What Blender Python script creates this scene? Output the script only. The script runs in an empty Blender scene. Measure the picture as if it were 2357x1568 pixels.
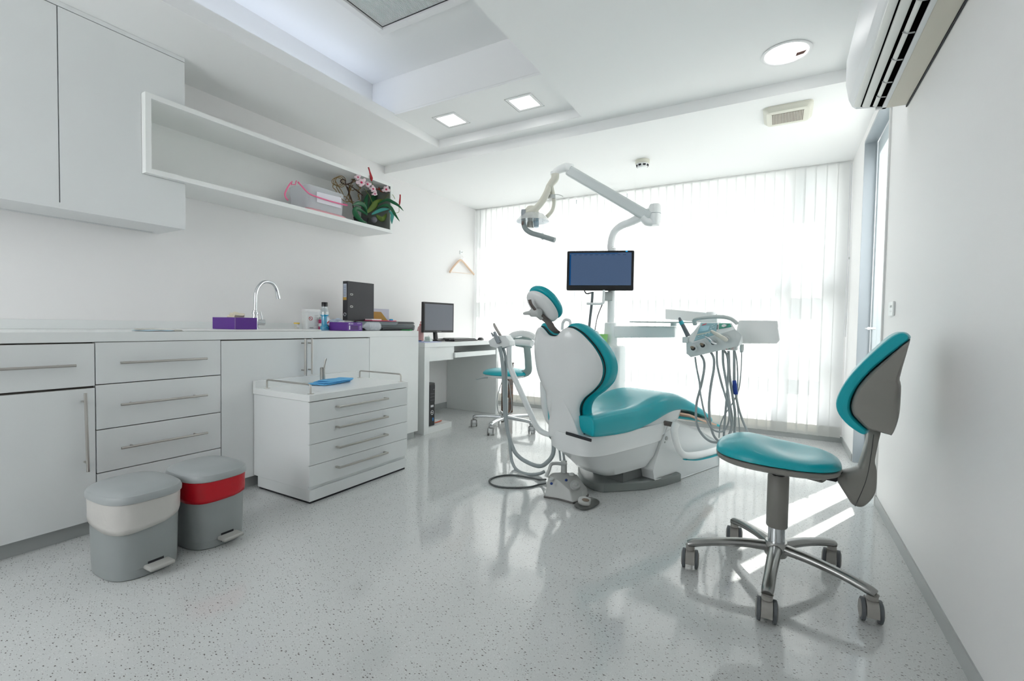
import bpy, bmesh, math, random
from mathutils import Vector, Matrix
random.seed(7)
PI = math.pi
SC = bpy.context.scene
COL = SC.collection

# ------------------------------------------------------------------ camera
IW, IH = 2357.0, 1568.0
CX, CY = IW/2, IH/2
FPX = 1078.12
YAW, PITCH, ROLL = 0.52006991, -0.03197399, 0.01612632
EYE = Vector((0, 0, 1.0))
_f = Vector((-math.sin(YAW)*math.cos(PITCH), math.cos(YAW)*math.cos(PITCH), math.sin(PITCH)))
_r = Vector((math.cos(YAW), math.sin(YAW), 0))
_u = _r.cross(_f)
RR = math.cos(ROLL)*_r + math.sin(ROLL)*_u
UU = -math.sin(ROLL)*_r + math.cos(ROLL)*_u
def ray(px, py): return RR*((px-CX)/FPX) - UU*((py-CY)/FPX) + _f
def ux(px, py, X): d = ray(px, py); return EYE + d*((X-EYE.x)/d.x)
def uy(px, py, Y): d = ray(px, py); return EYE + d*((Y-EYE.y)/d.y)
def uz(px, py, Z): d = ray(px, py); return EYE + d*((Z-EYE.z)/d.z)

cam = bpy.data.cameras.new('camera')
cam.sensor_fit = 'HORIZONTAL'; cam.sensor_width = 36; cam.lens = FPX/IW*36
cam.clip_start = 0.02; cam.clip_end = 200
co = bpy.data.objects.new('camera', cam); COL.objects.link(co)
M = Matrix(((RR.x, UU.x, -_f.x), (RR.y, UU.y, -_f.y), (RR.z, UU.z, -_f.z))).to_4x4()
M.translation = EYE
co.matrix_world = M
SC.camera = co

# ------------------------------------------------------------------ materials
MATS = {}
def lin(c):
    return tuple((x/12.92 if x <= 0.04045 else ((x+0.055)/1.055)**2.4) for x in c)
def srgb(r, g, b): return lin((r/255, g/255, b/255))
def mat(name, col, rough=0.5, metal=0.0, spec=0.5, alpha=1.0, trans=0.0, emit=None, es=0.0, coat=0.0, bump=0.0, bscale=200, mottle=0.0, ior=1.45, sheen=0):
    if name in MATS: return MATS[name]
    m = bpy.data.materials.new(name); m.use_nodes = True
    nt = m.node_tree; b = nt.nodes['Principled BSDF']
    b.inputs['Base Color'].default_value = (*col, 1)
    b.inputs['Roughness'].default_value = rough
    b.inputs['Metallic'].default_value = metal
    b.inputs['Specular IOR Level'].default_value = spec
    b.inputs['Alpha'].default_value = alpha
    b.inputs['Transmission Weight'].default_value = trans
    b.inputs['Coat Weight'].default_value = coat
    b.inputs['IOR'].default_value = ior
    if emit:
        b.inputs['Emission Color'].default_value = (*emit, 1)
        b.inputs['Emission Strength'].default_value = es
    tc = nt.nodes.new('ShaderNodeTexCoord')
    if mottle:
        n = nt.nodes.new('ShaderNodeTexNoise'); n.inputs['Scale'].default_value = 6; n.inputs['Detail'].default_value = 4
        mx = nt.nodes.new('ShaderNodeMix'); mx.data_type = 'RGBA'
        mx.inputs[6].default_value = (*col, 1)
        mx.inputs[7].default_value = (*[c*(1-mottle) for c in col], 1)
        nt.links.new(tc.outputs['Object'], n.inputs['Vector'])
        nt.links.new(n.outputs['Fac'], mx.inputs[0]); nt.links.new(mx.outputs[2], b.inputs['Base Color'])
    if bump:
        n = nt.nodes.new('ShaderNodeTexNoise'); n.inputs['Scale'].default_value = bscale; n.inputs['Detail'].default_value = 2
        bp = nt.nodes.new('ShaderNodeBump'); bp.inputs['Strength'].default_value = bump; bp.inputs['Distance'].default_value = 0.002
        nt.links.new(tc.outputs['Object'], n.inputs['Vector'])
        nt.links.new(n.outputs['Fac'], bp.inputs['Height']); nt.links.new(bp.outputs['Normal'], b.inputs['Normal'])
    MATS[name] = m
    return m

WALL = mat('wall_paint', (0.85, 0.842, 0.84), 0.55, spec=0.3, bump=0.08, bscale=120)
CEIL = mat('ceiling_paint', (0.90, 0.905, 0.90), 0.6, spec=0.25)
LAM = mat('white_laminate', (0.765, 0.785, 0.785), 0.32, spec=0.45, mottle=0.03)
LAM2 = mat('white_laminate_gloss', (0.81, 0.83, 0.825), 0.22, spec=0.5, mottle=0.02)
GAP = mat('dark_gap', (0.10, 0.09, 0.08), 0.8)
BASEB = mat('grey_baseboard', (0.42, 0.44, 0.44), 0.35, mottle=0.1)
ALU = mat('aluminium_grey', (0.42, 0.46, 0.49), 0.4, metal=0.3, mottle=0.05)
SATIN = mat('satin_steel', (0.52, 0.50, 0.47), 0.32, metal=0.9)
CHROME = mat('chrome', (0.72, 0.74, 0.76), 0.12, metal=1.0)
CASTM = mat('polished_cast', (0.40, 0.40, 0.39), 0.27, metal=1.0, mottle=0.3)
TEAL = mat('teal_upholstery', srgb(8, 162, 174), 0.34, spec=0.45, coat=0.15, bump=0.03, bscale=300)
TEALK = mat('teal_piping_dark', (0.005, 0.012, 0.014), 0.5)
WPLA = mat('white_plastic_gloss', (0.76, 0.78, 0.78), 0.18, spec=0.5, coat=0.3)
WPL = mat('white_plastic', (0.87, 0.89, 0.885), 0.35)
CREAM = mat('cream_plastic', (0.70, 0.69, 0.60), 0.4)
GPL = mat('grey_plastic', (0.235, 0.228, 0.21), 0.42, bump=0.05, bscale=500)
GPL2 = mat('light_grey_plastic', (0.50, 0.52, 0.51), 0.42)
GBIN = mat('bin_grey_plastic', (0.30, 0.325, 0.325), 0.42, mottle=0.06)
GLID = mat('bin_lid_grey', (0.36, 0.385, 0.39), 0.38, mottle=0.05)
BROWNB = mat('warm_grey_bracket', (0.13, 0.11, 0.10), 0.45)
RUBG = mat('grey_hose', (0.33, 0.37, 0.38), 0.45)
RUBD = mat('dark_cable', (0.09, 0.10, 0.10), 0.5)
BLACK = mat('black_plastic', (0.012, 0.012, 0.014), 0.3)
BLACKM = mat('black_matte', (0.02, 0.021, 0.026), 0.55)
PLATE = mat('grey_base_plate', (0.21, 0.23, 0.225), 0.38, mottle=0.15)
WHITE = mat('white_bright', (0.85, 0.85, 0.85), 0.5)
PAPER = mat('paper_white', (0.80, 0.80, 0.84), 0.7)

def emitmat(name, col, s):
    if name in MATS: return MATS[name]
    m = bpy.data.materials.new(name); m.use_nodes = True
    nt = m.node_tree; nt.nodes.clear()
    o = nt.nodes.new('ShaderNodeOutputMaterial'); e = nt.nodes.new('ShaderNodeEmission')
    e.inputs[0].default_value = (*col, 1); e.inputs[1].default_value = s
    nt.links.new(e.outputs[0], o.inputs[0]); MATS[name] = m
    return m

def floor_mat():
    m = bpy.data.materials.new('terrazzo_vinyl'); m.use_nodes = True
    nt = m.node_tree; N = nt.nodes; L = nt.links; b = N['Principled BSDF']
    b.inputs['Roughness'].default_value = 0.085; b.inputs['Specular IOR Level'].default_value = 0.65
    tc = N.new('ShaderNodeTexCoord')
    big = N.new('ShaderNodeTexNoise'); big.inputs['Scale'].default_value = 1.7; big.inputs['Detail'].default_value = 5
    L.new(tc.outputs['Object'], big.inputs['Vector'])
    base = N.new('ShaderNodeMix'); base.data_type = 'RGBA'
    base.inputs[6].default_value = (0.55, 0.565, 0.56, 1); base.inputs[7].default_value = (0.63, 0.645, 0.64, 1)
    L.new(big.outputs['Fac'], base.inputs[0])
    prev = base.outputs[2]
    # three chip layers: fine pale grey, mid brown grey, sparse dark chips
    for sc, rad, keep, colr, off, stx in ((150, 0.26, 0.42, (0.44, 0.46, 0.46), 0, 1.5), (85, 0.24, 0.36, (0.29, 0.275, 0.27), 5.3, 1.7), (50, 0.19, 0.42, (0.15, 0.135, 0.13), 11.7, 1.9), (110, 0.22, 0.3, (0.72, 0.73, 0.73), 17.1, 1.3)):
        mp = N.new('ShaderNodeMapping'); mp.inputs['Location'].default_value = (off, off*0.7, 0)
        mp.inputs['Rotation'].default_value = (0, 0, off); mp.inputs['Scale'].default_value = (1, stx, 1)
        L.new(tc.outputs['Object'], mp.inputs['Vector'])
        v = N.new('ShaderNodeTexVoronoi'); v.voronoi_dimensions = '2D'; v.feature = 'F1'; v.inputs['Scale'].default_value = sc
        L.new(mp.outputs[0], v.inputs['Vector'])
        sep = N.new('ShaderNodeSeparateColor'); L.new(v.outputs['Color'], sep.inputs[0])
        lt = N.new('ShaderNodeMath'); lt.operation = 'MULTIPLY'; lt.inputs[1].default_value = rad
        L.new(sep.outputs[1], lt.inputs[0])
        c1 = N.new('ShaderNodeMath'); c1.operation = 'LESS_THAN'
        L.new(v.outputs['Distance'], c1.inputs[0]); L.new(lt.outputs[0], c1.inputs[1])
        c2 = N.new('ShaderNodeMath'); c2.operation = 'LESS_THAN'; c2.inputs[1].default_value = keep
        L.new(sep.outputs[0], c2.inputs[0])
        mu = N.new('ShaderNodeMath'); mu.operation = 'MULTIPLY'
        L.new(c1.outputs[0], mu.inputs[0]); L.new(c2.outputs[0], mu.inputs[1])
        mx = N.new('ShaderNodeMix'); mx.data_type = 'RGBA'; mx.inputs[7].default_value = (*colr, 1)
        L.new(mu.outputs[0], mx.inputs[0]); L.new(prev, mx.inputs[6]); prev = mx.outputs[2]
    L.new(prev, b.inputs['Base Color'])
    w = N.new('ShaderNodeTexNoise'); w.inputs['Scale'].default_value = 5.0; w.inputs['Detail'].default_value = 3
    L.new(tc.outputs['Object'], w.inputs['Vector'])
    bp = N.new('ShaderNodeBump'); bp.inputs['Strength'].default_value = 0.35; bp.inputs['Distance'].default_value = 0.004
    L.new(w.outputs['Fac'], bp.inputs['Height']); L.new(bp.outputs[0], b.inputs['Normal'])
    return m
FLOORM = floor_mat()

def blind_mat(nm='blind_fabric', tcol=(0.75, 0.76, 0.755), dcol=(0.86, 0.87, 0.86)):
    m = bpy.data.materials.new(nm); m.use_nodes = True
    nt = m.node_tree; N = nt.nodes; L = nt.links; N.clear()
    o = N.new('ShaderNodeOutputMaterial')
    d = N.new('ShaderNodeBsdfDiffuse'); d.inputs[0].default_value = (*dcol, 1)
    t = N.new('ShaderNodeBsdfTranslucent'); t.inputs[0].default_value = (*tcol, 1)
    mx = N.new('ShaderNodeMixShader'); mx.inputs[0].default_value = 0.5
    L.new(d.outputs[0], mx.inputs[1]); L.new(t.outputs[0], mx.inputs[2]); L.new(mx.outputs[0], o.inputs[0])
    return m
BLIND = blind_mat(); HEMM = blind_mat('blind_hem', (.66, .645, .60), (.84, .83, .79))
def thin_glass(name, tint=(0.95, 0.96, 0.96), refl=0.07, rough=0.02):
    m = bpy.data.materials.new(name); m.use_nodes = True
    nt = m.node_tree; N = nt.nodes; L = nt.links; N.clear()
    o = N.new('ShaderNodeOutputMaterial')
    t = N.new('ShaderNodeBsdfTransparent'); t.inputs[0].default_value = (*tint, 1)
    g = N.new('ShaderNodeBsdfGlossy'); g.inputs['Roughness'].default_value = rough
    mx = N.new('ShaderNodeMixShader'); mx.inputs[0].default_value = refl
    L.new(t.outputs[0], mx.inputs[1]); L.new(g.outputs[0], mx.inputs[2]); L.new(mx.outputs[0], o.inputs[0])
    return m
GLASS = thin_glass('window_glass')
CLEARP = thin_glass('clear_plastic', (0.93, 0.95, 0.97), 0.12, 0.08)
def frosted(name, col, mixf):
    m = bpy.data.materials.new(name); m.use_nodes = True
    nt = m.node_tree; N = nt.nodes; L = nt.links; N.clear()
    o = N.new('ShaderNodeOutputMaterial')
    t = N.new('ShaderNodeBsdfTransparent')
    g = N.new('ShaderNodeBsdfPrincipled'); g.inputs['Base Color'].default_value = (*col, 1); g.inputs['Roughness'].default_value = 0.25
    mx = N.new('ShaderNodeMixShader'); mx.inputs[0].default_value = mixf
    L.new(t.outputs[0], mx.inputs[1]); L.new(g.outputs[0], mx.inputs[2]); L.new(mx.outputs[0], o.inputs[0])
    return m
FROST = frosted('frosted_box_plastic', (0.80, 0.83, 0.88), 0.5)

# ------------------------------------------------------------------ mesh helpers
def obj(name, bm, m, parent=None, smooth=True, bevel=0.0, seg=2, ang=35, recalc=True):
    if recalc: bmesh.ops.recalc_face_normals(bm, faces=bm.faces[:])
    me = bpy.data.meshes.new(name)
    if smooth:
        for f in bm.faces: f.smooth = True
        for e in bm.edges:
            if len(e.link_faces) == 2 and e.calc_face_angle(0) > math.radians(ang): e.smooth = False
    bm.to_mesh(me); bm.free()
    ms = m if isinstance(m, (list, tuple)) else [m]
    for x in ms: me.materials.append(x)
    o = bpy.data.objects.new(name, me); COL.objects.link(o)
    if parent: o.parent = parent
    if bevel:
        b = o.modifiers.new('bevel', 'BEVEL'); b.width = bevel; b.segments = seg; b.limit_method = 'ANGLE'; b.angle_limit = math.radians(40)
        b.harden_normals = False
    return o
def thing(name, label, cat, loc=(0, 0, 0), rz=0, group=None):
    o = bpy.data.objects.new(name, None); COL.objects.link(o)
    o.empty_display_size = 0.1
    o.location = loc; o.rotation_euler = (0, 0, rz)
    o['label'] = label; o['category'] = cat
    if group: o['group'] = group
    return o
def tag(o, label, cat, group=None):
    o['label'] = label; o['category'] = cat
    if group: o['group'] = group
    return o
def struct(o): o['kind'] = 'structure'; return o
def B(): return bmesh.new()
def box(bm, x0, x1, y0, y1, z0, z1, mi=0):
    vs = [bm.verts.new((x, y, z)) for z in (z0, z1) for y in (y0, y1) for x in (x0, x1)]
    fs = [(0, 2, 3, 1), (4, 5, 7, 6), (0, 1, 5, 4), (2, 6, 7, 3), (0, 4, 6, 2), (1, 3, 7, 5)]
    for f in fs: bm.faces.new([vs[i] for i in f]).material_index = mi
    return bm
def bx(*a): return box(B(), *a)
def hexa(bm, pts, mi=0):
    "8 points: bottom 4 ccw then top 4 ccw"
    vs = [bm.verts.new(p) for p in pts]
    for f in ((3, 2, 1, 0), (4, 5, 6, 7), (0, 1, 5, 4), (1, 2, 6, 5), (2, 3, 7, 6), (3, 0, 4, 7)):
        bm.faces.new([vs[i] for i in f]).material_index = mi
    return bm
def smoothpath(pts, n=8, closed=False):
    P = [Vector(p) for p in pts]; out = []
    m = len(P)
    rng = range(m if closed else m-1)
    for i in rng:
        if closed: p0, p1, p2, p3 = P[(i-1) % m], P[i], P[(i+1) % m], P[(i+2) % m]
        else: p0, p1, p2, p3 = P[max(i-1, 0)], P[i], P[i+1], P[min(i+2, m-1)]
        for k in range(n):
            t = k/n
            out.append(0.5*((2*p1)+(p2-p0)*t+(2*p0-5*p1+4*p2-p3)*t*t+(3*p1-p0-3*p2+p3)*t*t*t))
    if not closed: out.append(P[-1])
    return out
def tube(bm, pts, r, n=12, sm=0, closed=False, flat=None, mi=0):
    "tube along pts; r scalar or list per control point; flat=(wx, wz, upvector) for an elliptic section"
    if sm:
        k = len(pts); rs = None
        if isinstance(r, (list, tuple)):
            rr = []
            for i in range(k-1 if not closed else k):
                for j in range(sm): rr.append(r[i]+(r[(i+1) % k]-r[i])*j/sm)
            if not closed: rr.append(r[-1])
            r = rr
        pts = smoothpath(pts, sm, closed)
    P = [Vector(p) for p in pts]; m = len(P)
    if not isinstance(r, (list, tuple)): r = [r]*m
    rings = []; nrm = None
    for i in range(m):
        if closed: t = P[(i+1) % m]-P[(i-1) % m]
        else: t = P[min(i+1, m-1)]-P[max(i-1, 0)]
        if t.length < 1e-9: t = Vector((0, 0, 1))
        t.normalize()
        if flat:
            a = Vector(flat[2]); a = a - t*a.dot(t); a.normalize(); bvec = t.cross(a)
            w, h = flat[0], flat[1]
            ring = [bm.verts.new(P[i]+bvec*(w*math.cos(2*PI*k/n))*r[i]+a*(h*math.sin(2*PI*k/n))*r[i]) for k in range(n)]
        else:
            if nrm is None:
                nrm = Vector((0, 0, 1)) if abs(t.z) < 0.9 else Vector((1, 0, 0))
            nrm = nrm - t*nrm.dot(t); nrm.normalize(); bi = t.cross(nrm)
            ring = [bm.verts.new(P[i]+(nrm*math.cos(2*PI*k/n)+bi*math.sin(2*PI*k/n))*r[i]) for k in range(n)]
        rings.append(ring)
    for i in range(m if closed else m-1):
        a, b = rings[i], rings[(i+1) % m]
        for k in range(n):
            bm.faces.new((a[k], a[(k+1) % n], b[(k+1) % n], b[k])).material_index = mi
    if not closed:
        bm.faces.new(rings[0][::-1]).material_index = mi; bm.faces.new(rings[-1]).material_index = mi
    return bm
def cyl(bm, p0, p1, r0, r1=None, n=20, mi=0):
    return tube(bm, [p0, p1], [r0, r0 if r1 is None else r1], n, mi=mi)
def lathe(bm, prof, c=(0, 0, 0), n=28, mi=0, axis='z'):
    "prof: list of (r, h)"
    c = Vector(c); rings = []
    def pt(r, h, a):
        if axis == 'z': return c+Vector((r*math.cos(a), r*math.sin(a), h))
        if axis == 'x': return c+Vector((h, r*math.cos(a), r*math.sin(a)))
        return c+Vector((r*math.cos(a), h, r*math.sin(a)))
    for r, h in prof:
        if r < 1e-6: rings.append([bm.verts.new(pt(0, h, 0))])
        else: rings.append([bm.verts.new(pt(r, h, 2*PI*k/n)) for k in range(n)])
    for a, b in zip(rings[:-1], rings[1:]):
        if len(a) == 1 and len(b) == 1: continue
        for k in range(n):
            k2 = (k+1) % n
            if len(a) == 1: f = bm.faces.new((a[0], b[k], b[k2]))
            elif len(b) == 1: f = bm.faces.new((a[k], b[0], a[k2]))
            else: f = bm.faces.new((a[k], b[k], b[k2], a[k2]))
            f.material_index = mi
    if len(rings[0]) > 1: bm.faces.new(rings[0])
    if len(rings[-1]) > 1: bm.faces.new(rings[-1][::-1])
    return bm
def prism(bm, poly, off, mi=0):
    "poly: list of 3D points, extruded by vector off"
    off = Vector(off); a = [bm.verts.new(Vector(p)) for p in poly]; b = [bm.verts.new(Vector(p)+off) for p in poly]
    n = len(a)
    bm.faces.new(a).material_index = mi; bm.faces.new(b[::-1]).material_index = mi
    for i in range(n): bm.faces.new((a[i], b[i], b[(i+1) % n], a[(i+1) % n])).material_index = mi
    return bm
def loft(bm, rings, cap=True, mi=0, closed=True):
    R = [[bm.verts.new(Vector(p)) for p in r] for r in rings]; n = len(R[0])
    for a, b in zip(R[:-1], R[1:]):
        for k in range(n if closed else n-1):
            bm.faces.new((a[k], a[(k+1) % n], b[(k+1) % n], b[k])).material_index = mi
    if cap:
        bm.faces.new(R[0][::-1]).material_index = mi; bm.faces.new(R[-1]).material_index = mi
    return bm
def pillow(bm, outline, fn, tf, tb, p=3.0, c=None, K=10, mi=0):
    """closed 2D outline shrunk ring by ring towards c; fn((u,v), off, s) -> 3D.  tf/tb thickness either side, superellipse power p"""
    n = len(outline)
    if c is None: c = (sum(q[0] for q in outline)/n, sum(q[1] for q in outline)/n)
    ss = [1-(1-math.cos(PI/2*i/K))for i in range(K+1)]          # 1 .. 0, dense near the rim
    def ring(s, off):
        return [bm.verts.new(fn((c[0]+(q[0]-c[0])*s, c[1]+(q[1]-c[1])*s), off, s)) for q in outline]
    mid = ring(1.0, 0)
    for sgn, T in ((1, tf), (-1, tb)):
        if T == 0: continue
        prev = mid
        for i in range(1, K):
            s = ss[i]; h = T*(max(0, 1-s**p))**(1/p)
            cur = ring(s, sgn*h)
            for k in range(n):
                q = (prev[k], prev[(k+1) % n], cur[(k+1) % n], cur[k])
                bm.faces.new(q if sgn > 0 else q[::-1]).material_index = mi
            prev = cur
        top = bm.verts.new(fn(c, sgn*T, 0))
        for k in range(n):
            q = (prev[k], prev[(k+1) % n], top)
            bm.faces.new(q if sgn > 0 else q[::-1]).material_index = mi
    if tb == 0:
        bm.faces.new(mid[::-1]).material_index = mi
    return bm
def sm2(pts, n=5): return [(v.x, v.y) for v in smoothpath([(p[0], p[1], 0) for p in pts], n, True)]
def super_out(hx, hy, e=2.6, n=40, cx=0, cy=0):
    o = []
    for k in range(n):
        a = 2*PI*k/n; ca, sa = math.cos(a), math.sin(a)
        o.append((cx+hx*math.copysign(abs(ca)**(2/e), ca), cy+hy*math.copysign(abs(sa)**(2/e), sa)))
    return o
def flattube(name, pts, r, m, parent, **k): return obj(name, tube(B(), pts, r, **k), m, parent)
def text_obj(name, s, size, m, M4, parent, ext=0.0004):
    cu = bpy.data.curves.new(name, 'FONT'); cu.body = s; cu.size = size; cu.extrude = ext; cu.align_x = 'CENTER'; cu.align_y = 'CENTER'
    cu.resolution_u = 2
    t = bpy.data.objects.new(name, cu)
    me = bpy.data.meshes.new_from_object(t)
    bpy.data.objects.remove(t); bpy.data.curves.remove(cu)
    me.materials.clear(); me.materials.append(m); me.transform(M4)
    o = bpy.data.objects.new(name, me); COL.objects.link(o); o.parent = parent
    return o
def frame4(o, xdir, ydir):
    x = Vector(xdir).normalized(); y = Vector(ydir).normalized(); z = x.cross(y)
    m = Matrix((x, y, z)).transposed().to_4x4(); m.translation = Vector(o); return m

# ------------------------------------------------------------------ setting
XL, XR, YB = -3.46, 0.505, 5.07
Z1, Z2, Z3, ZS = 2.56, 2.63, 2.925, 2.485
YN = -1.3
struct(obj('floor', bx(XL-0.1, 0.75, YN-0.1, 5.3, -0.05, 0), FLOORM, smooth=False))
c = B()
YT = 3.44
box(c, XL-.1, -2.67, YN, YT, Z1, 2.645)
box(c, -1.33, 0.301, YN, YT, Z1, 2.645)
box(c, -2.67, -1.33, 3.31, YT, Z1, 2.645); box(c, -2.67, -1.33, YN, -0.35, Z1, 2.645)
box(c, -2.67, -1.33, 2.755, 3.31, Z2, 2.645); box(c, -2.67, -1.33, -0.35, 0.25, Z2, 2.645)
box(c, -2.95, -1.06, 2.755, 2.80, 2.646, 2.95); box(c, -2.95, -1.06, 0.2, 0.25, 2.646, 2.95)
box(c, -2.95, -2.91, 0.25, 2.755, 2.646, 2.95); box(c, -1.10, -1.06, 0.25, 2.755, 2.646, 2.95)
box(c, -2.95, -1.06, 0.2, 2.80, Z3, 2.97)
box(c, XL-.1, 0.75, YT, 5.42, ZS, 2.72)
box(c, 0.301, 0.75, YN, YT, ZS, 2.72)
box(c, XL-.2, 0.75, YN-.2, 5.42, 3.0, 3.1)
struct(obj('ceiling', c, CEIL, smooth=False))
struct(obj('wall_left', bx(XL-.1, XL, YN-.1, 5.3, 0, 3.0), WALL, smooth=False))
w = B(); box(w, XR, 0.625, YN-.1, 3.36, 0, 3.0); box(w, XR, 0.60, 4.387, 5.3, 0, 3.0); box(w, XR, 0.72, 3.36, 4.387, 2.42, 3.0)
struct(obj('wall_right', w, WALL, smooth=False))
w = B(); box(w, XL, XR, 5.13, 5.28, 0, 0.10); box(w, XL, XR, 5.13, 5.28, 2.475, 3.0); box(w, XL, -3.43, 5.13, 5.28, .1, 2.475); box(w, 0.48, XR, 5.13, 5.28, .1, 2.475)
box(w, XL, XR, 5.07, 5.13, 0, 0.055)
struct(obj('wall_back', w, WALL, smooth=False))
w = B(); box(w, XL-.1, 0.72, YN-.1, YN, 0, 0.75); box(w, XL-.1, 0.72, YN-.1, YN, 2.40, 3.0); box(w, XL-.1, -3.2, YN-.1, YN, .75, 2.4); box(w, -1.43, .72, YN-.1, YN, .75, 2.4)
struct(obj('wall_front', w, WALL, smooth=False))
w = B()
for x0, x1 in ((-3.2, -3.14), (-1.49, -1.43)): box(w, x0, x1, YN-.07, YN-.02, .75, 2.4)
for z0, z1 in ((.75, .81), (2.34, 2.40)): box(w, -3.14, -1.49, YN-.07, YN-.02, z0, z1)
win_fill = struct(obj('window_fill', w, ALU, smooth=False))  # unseen window added behind the camera to let in fill light
obj('pane', bx(-3.14, -1.49, YN-.047, YN-.043, .81, 2.34), GLASS, win_fill, smooth=False)
struct(obj('baseboard_right', bx(XR-.006, XR, YN, 3.355, 0, 0.06), BASEB, smooth=False))
bb = B(); box(bb, XL, XR, 5.062, 5.07, 0, 0.055)
struct(obj('baseboard_back', bb, BASEB, smooth=False))
struct(obj('baseboard_left', bx(XL, XL+.008, 3.13, 5.07, 0, 0.07), BASEB, smooth=False))
struct(obj('baseboard_corner', bx(XR-.006, XR, 4.40, 5.062, 0, 0.055), BASEB, smooth=False)); bpy.data.objects['baseboard_corner'].name = 'baseboard_doorside'
struct(obj('trim_1', bx(0.495, 0.52, 3.352, 3.372, 0, 2.42), mat('trim_white', (0.72, 0.72, 0.71), 0.4), smooth=False, bevel=0.003))
tj = B(); box(tj, 0.505, 0.572, 4.372, 4.386, 0, 2.42); box(tj, 0.572, 0.580, 4.368, 4.386, 0, 2.42); box(tj, 0.505, 0.58, 3.372, 4.372, 2.40, 2.42)
struct(obj('trim_2', tj, ALU, smooth=False))

# back window: aluminium frame behind the blinds
wf = B()
for x0, x1 in ((-3.43, -3.37), (0.02, 0.12), (0.39, 0.48)): box(wf, x0, x1, 5.14, 5.20, 0.10, 2.475)
for z0, z1 in ((0.10, 0.22), (0.62, 0.69), (1.31, 1.44), (2.43, 2.475)): box(wf, -3.37, 0.39, 5.145, 5.195, z0, z1)
win = struct(obj('window_1', wf, ALU, smooth=False))
g = B(); box(g, -3.37, 0.39, 5.168, 5.172, 0.22, 2.43)
obj('pane', g, GLASS, win, smooth=False)

# door in the right wall: aluminium frame, glass, bar handle
d = B()
box(d, 0.585, 0.635, 4.30, 4.37, 0.01, 2.40); box(d, 0.585, 0.635, 3.375, 3.44, 0.01, 2.40)
box(d, 0.585, 0.635, 3.44, 4.30, 2.29, 2.40); box(d, 0.585, 0.635, 3.44, 4.30, 0.01, 0.12)
door = struct(obj('door_1', d, mat('door_frame_white', (0.62, 0.68, 0.71), 0.35), smooth=False, bevel=0.003))
obj('pane', bx(0.608, 0.612, 3.44, 4.30, 0.12, 2.29), GLASS, door, smooth=False)
obj('stile', bx(0.588, 0.632, 3.79, 3.87, 0.121, 2.289), MATS['door_frame_white'], door, smooth=False)
hd = B(); cyl(hd, (0.585, 4.18, 1.02), (0.535, 4.18, 1.02), 0.009); tube(hd, [(0.54, 4.185, 1.02), (0.53, 4.16, 1.02), (0.53, 4.05, 1.02)], 0.010, sm=4)
obj('handle', hd, CHROME, door)

# ---- outside (seen only through the glass, bar the unseen sun-blocking wall)
EXTM = mat('terrace_concrete', (0.55, 0.55, 0.53), 0.8)
o = obj('terrace_ground', bx(-30, 30, 5.3, 40, -0.06, -0.02), EXTM, smooth=False); struct(o); o.name = 'floor_outside'
struct(obj('wall_sun_block', bx(.84, .90, 3.6, 5.15, -.02, 1.30), EXTM, smooth=False))  # unseen wall added to keep low sun off the lower door glass
o = obj('side_ground', bx(0.75, 12, -6, 5.3, -0.06, -0.02), EXTM, smooth=False); struct(o); o.name = 'floor_terrace'
fb = thing('neighbour_building', 'pale blue grey building seen through the glass door', 'building', (0.9, 11, 0))
FAC = mat('facade_bluegrey', (0.12, 0.18, 0.215), 0.6, mottle=0.2)
f1 = B(); box(f1, 0, 4.5, 0, 3, 0, 4.2); box(f1, 0, 4.5, .6, 3, 4.2, 5.9)
obj('wall', f1, FAC, fb, smooth=False)
for i in range(4):
    for (z0, z1) in ((1.2, 2.6), (3.1, 3.9), (4.6, 5.4)):
        obj('window', bx(.12+i*1.1, .95+i*1.1, -.03 if z1 < 4.2 else .57, .02 if z1 < 4.2 else .62, z0, z1), mat('facade_glass', (0.24, 0.30, 0.33), 0.3), fb, smooth=False)

# ------------------------------------------------------------------ built-in cabinets, left wall
CF = -2.73
def bar_handle(name, p0, p1, parent, out=0.035, r=0.006, inset=0.05, m=SATIN):
    "round bar in front of x=CF face, posts back to it"
    p0, p1 = Vector(p0), Vector(p1); h = B(); t = (p1-p0).normalized()
    cyl(h, p0, p1, r, n=14)
    for q in (p0+t*inset, p1-t*inset): cyl(h, q, q-Vector((out, 0, 0)), r*0.75, n=10)
    return obj(name, h, m, parent)
XB = XL+0.002
def front(name, y0, y1, z0, z1, parent, x=CF, th=0.018, m=LAM):
    g = 0.0022
    return obj(name, bx(x-th, x, y0+g, y1-g, z0+g, z1-g), m, parent, smooth=False, bevel=0.0012)
def carcass(y0, y1, parent, ztop=0.893, m=LAM):
    b = B(); box(b, XB, CF-0.02, y0, y1, 0.066, ztop, 0)
    box(b, XB, -2.76, y0, y1, 0.0, 0.066, 1)
    # dark reveals behind the fronts
    box(b, CF-0.0205, CF-0.0185, y0+.001, y1-.001, 0.066, ztop-.0005, 2)
    return obj('body', b, [m, BASEB, GAP], parent, smooth=False)
yA, yB_, yC, yD, yE = 0.20, 0.913, 1.471, 2.572, 3.128
c1 = thing('base_cabinet', 'white base cabinet at left edge with one drawer above a tall door', 'cabinet', (0, 0, 0))
carcass(yA, yB_, c1)
dr = front('drawer', yA, yB_, 0.690, 0.889, c1); bar_handle('handle', (-2.695, 0.30, 0.792), (-2.695, 0.835, 0.792), dr)
do = front('door', yA, yB_, 0.066, 0.684, c1); bar_handle('handle', (-2.695, 0.866, 0.686-.02), (-2.695, 0.872, 0.308), do, inset=0.04)
c2 = thing('drawer_cabinet', 'white built-in cabinet with three wide drawers and long bar handles', 'cabinet')
carcass(yB_, yC, c2)
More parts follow.
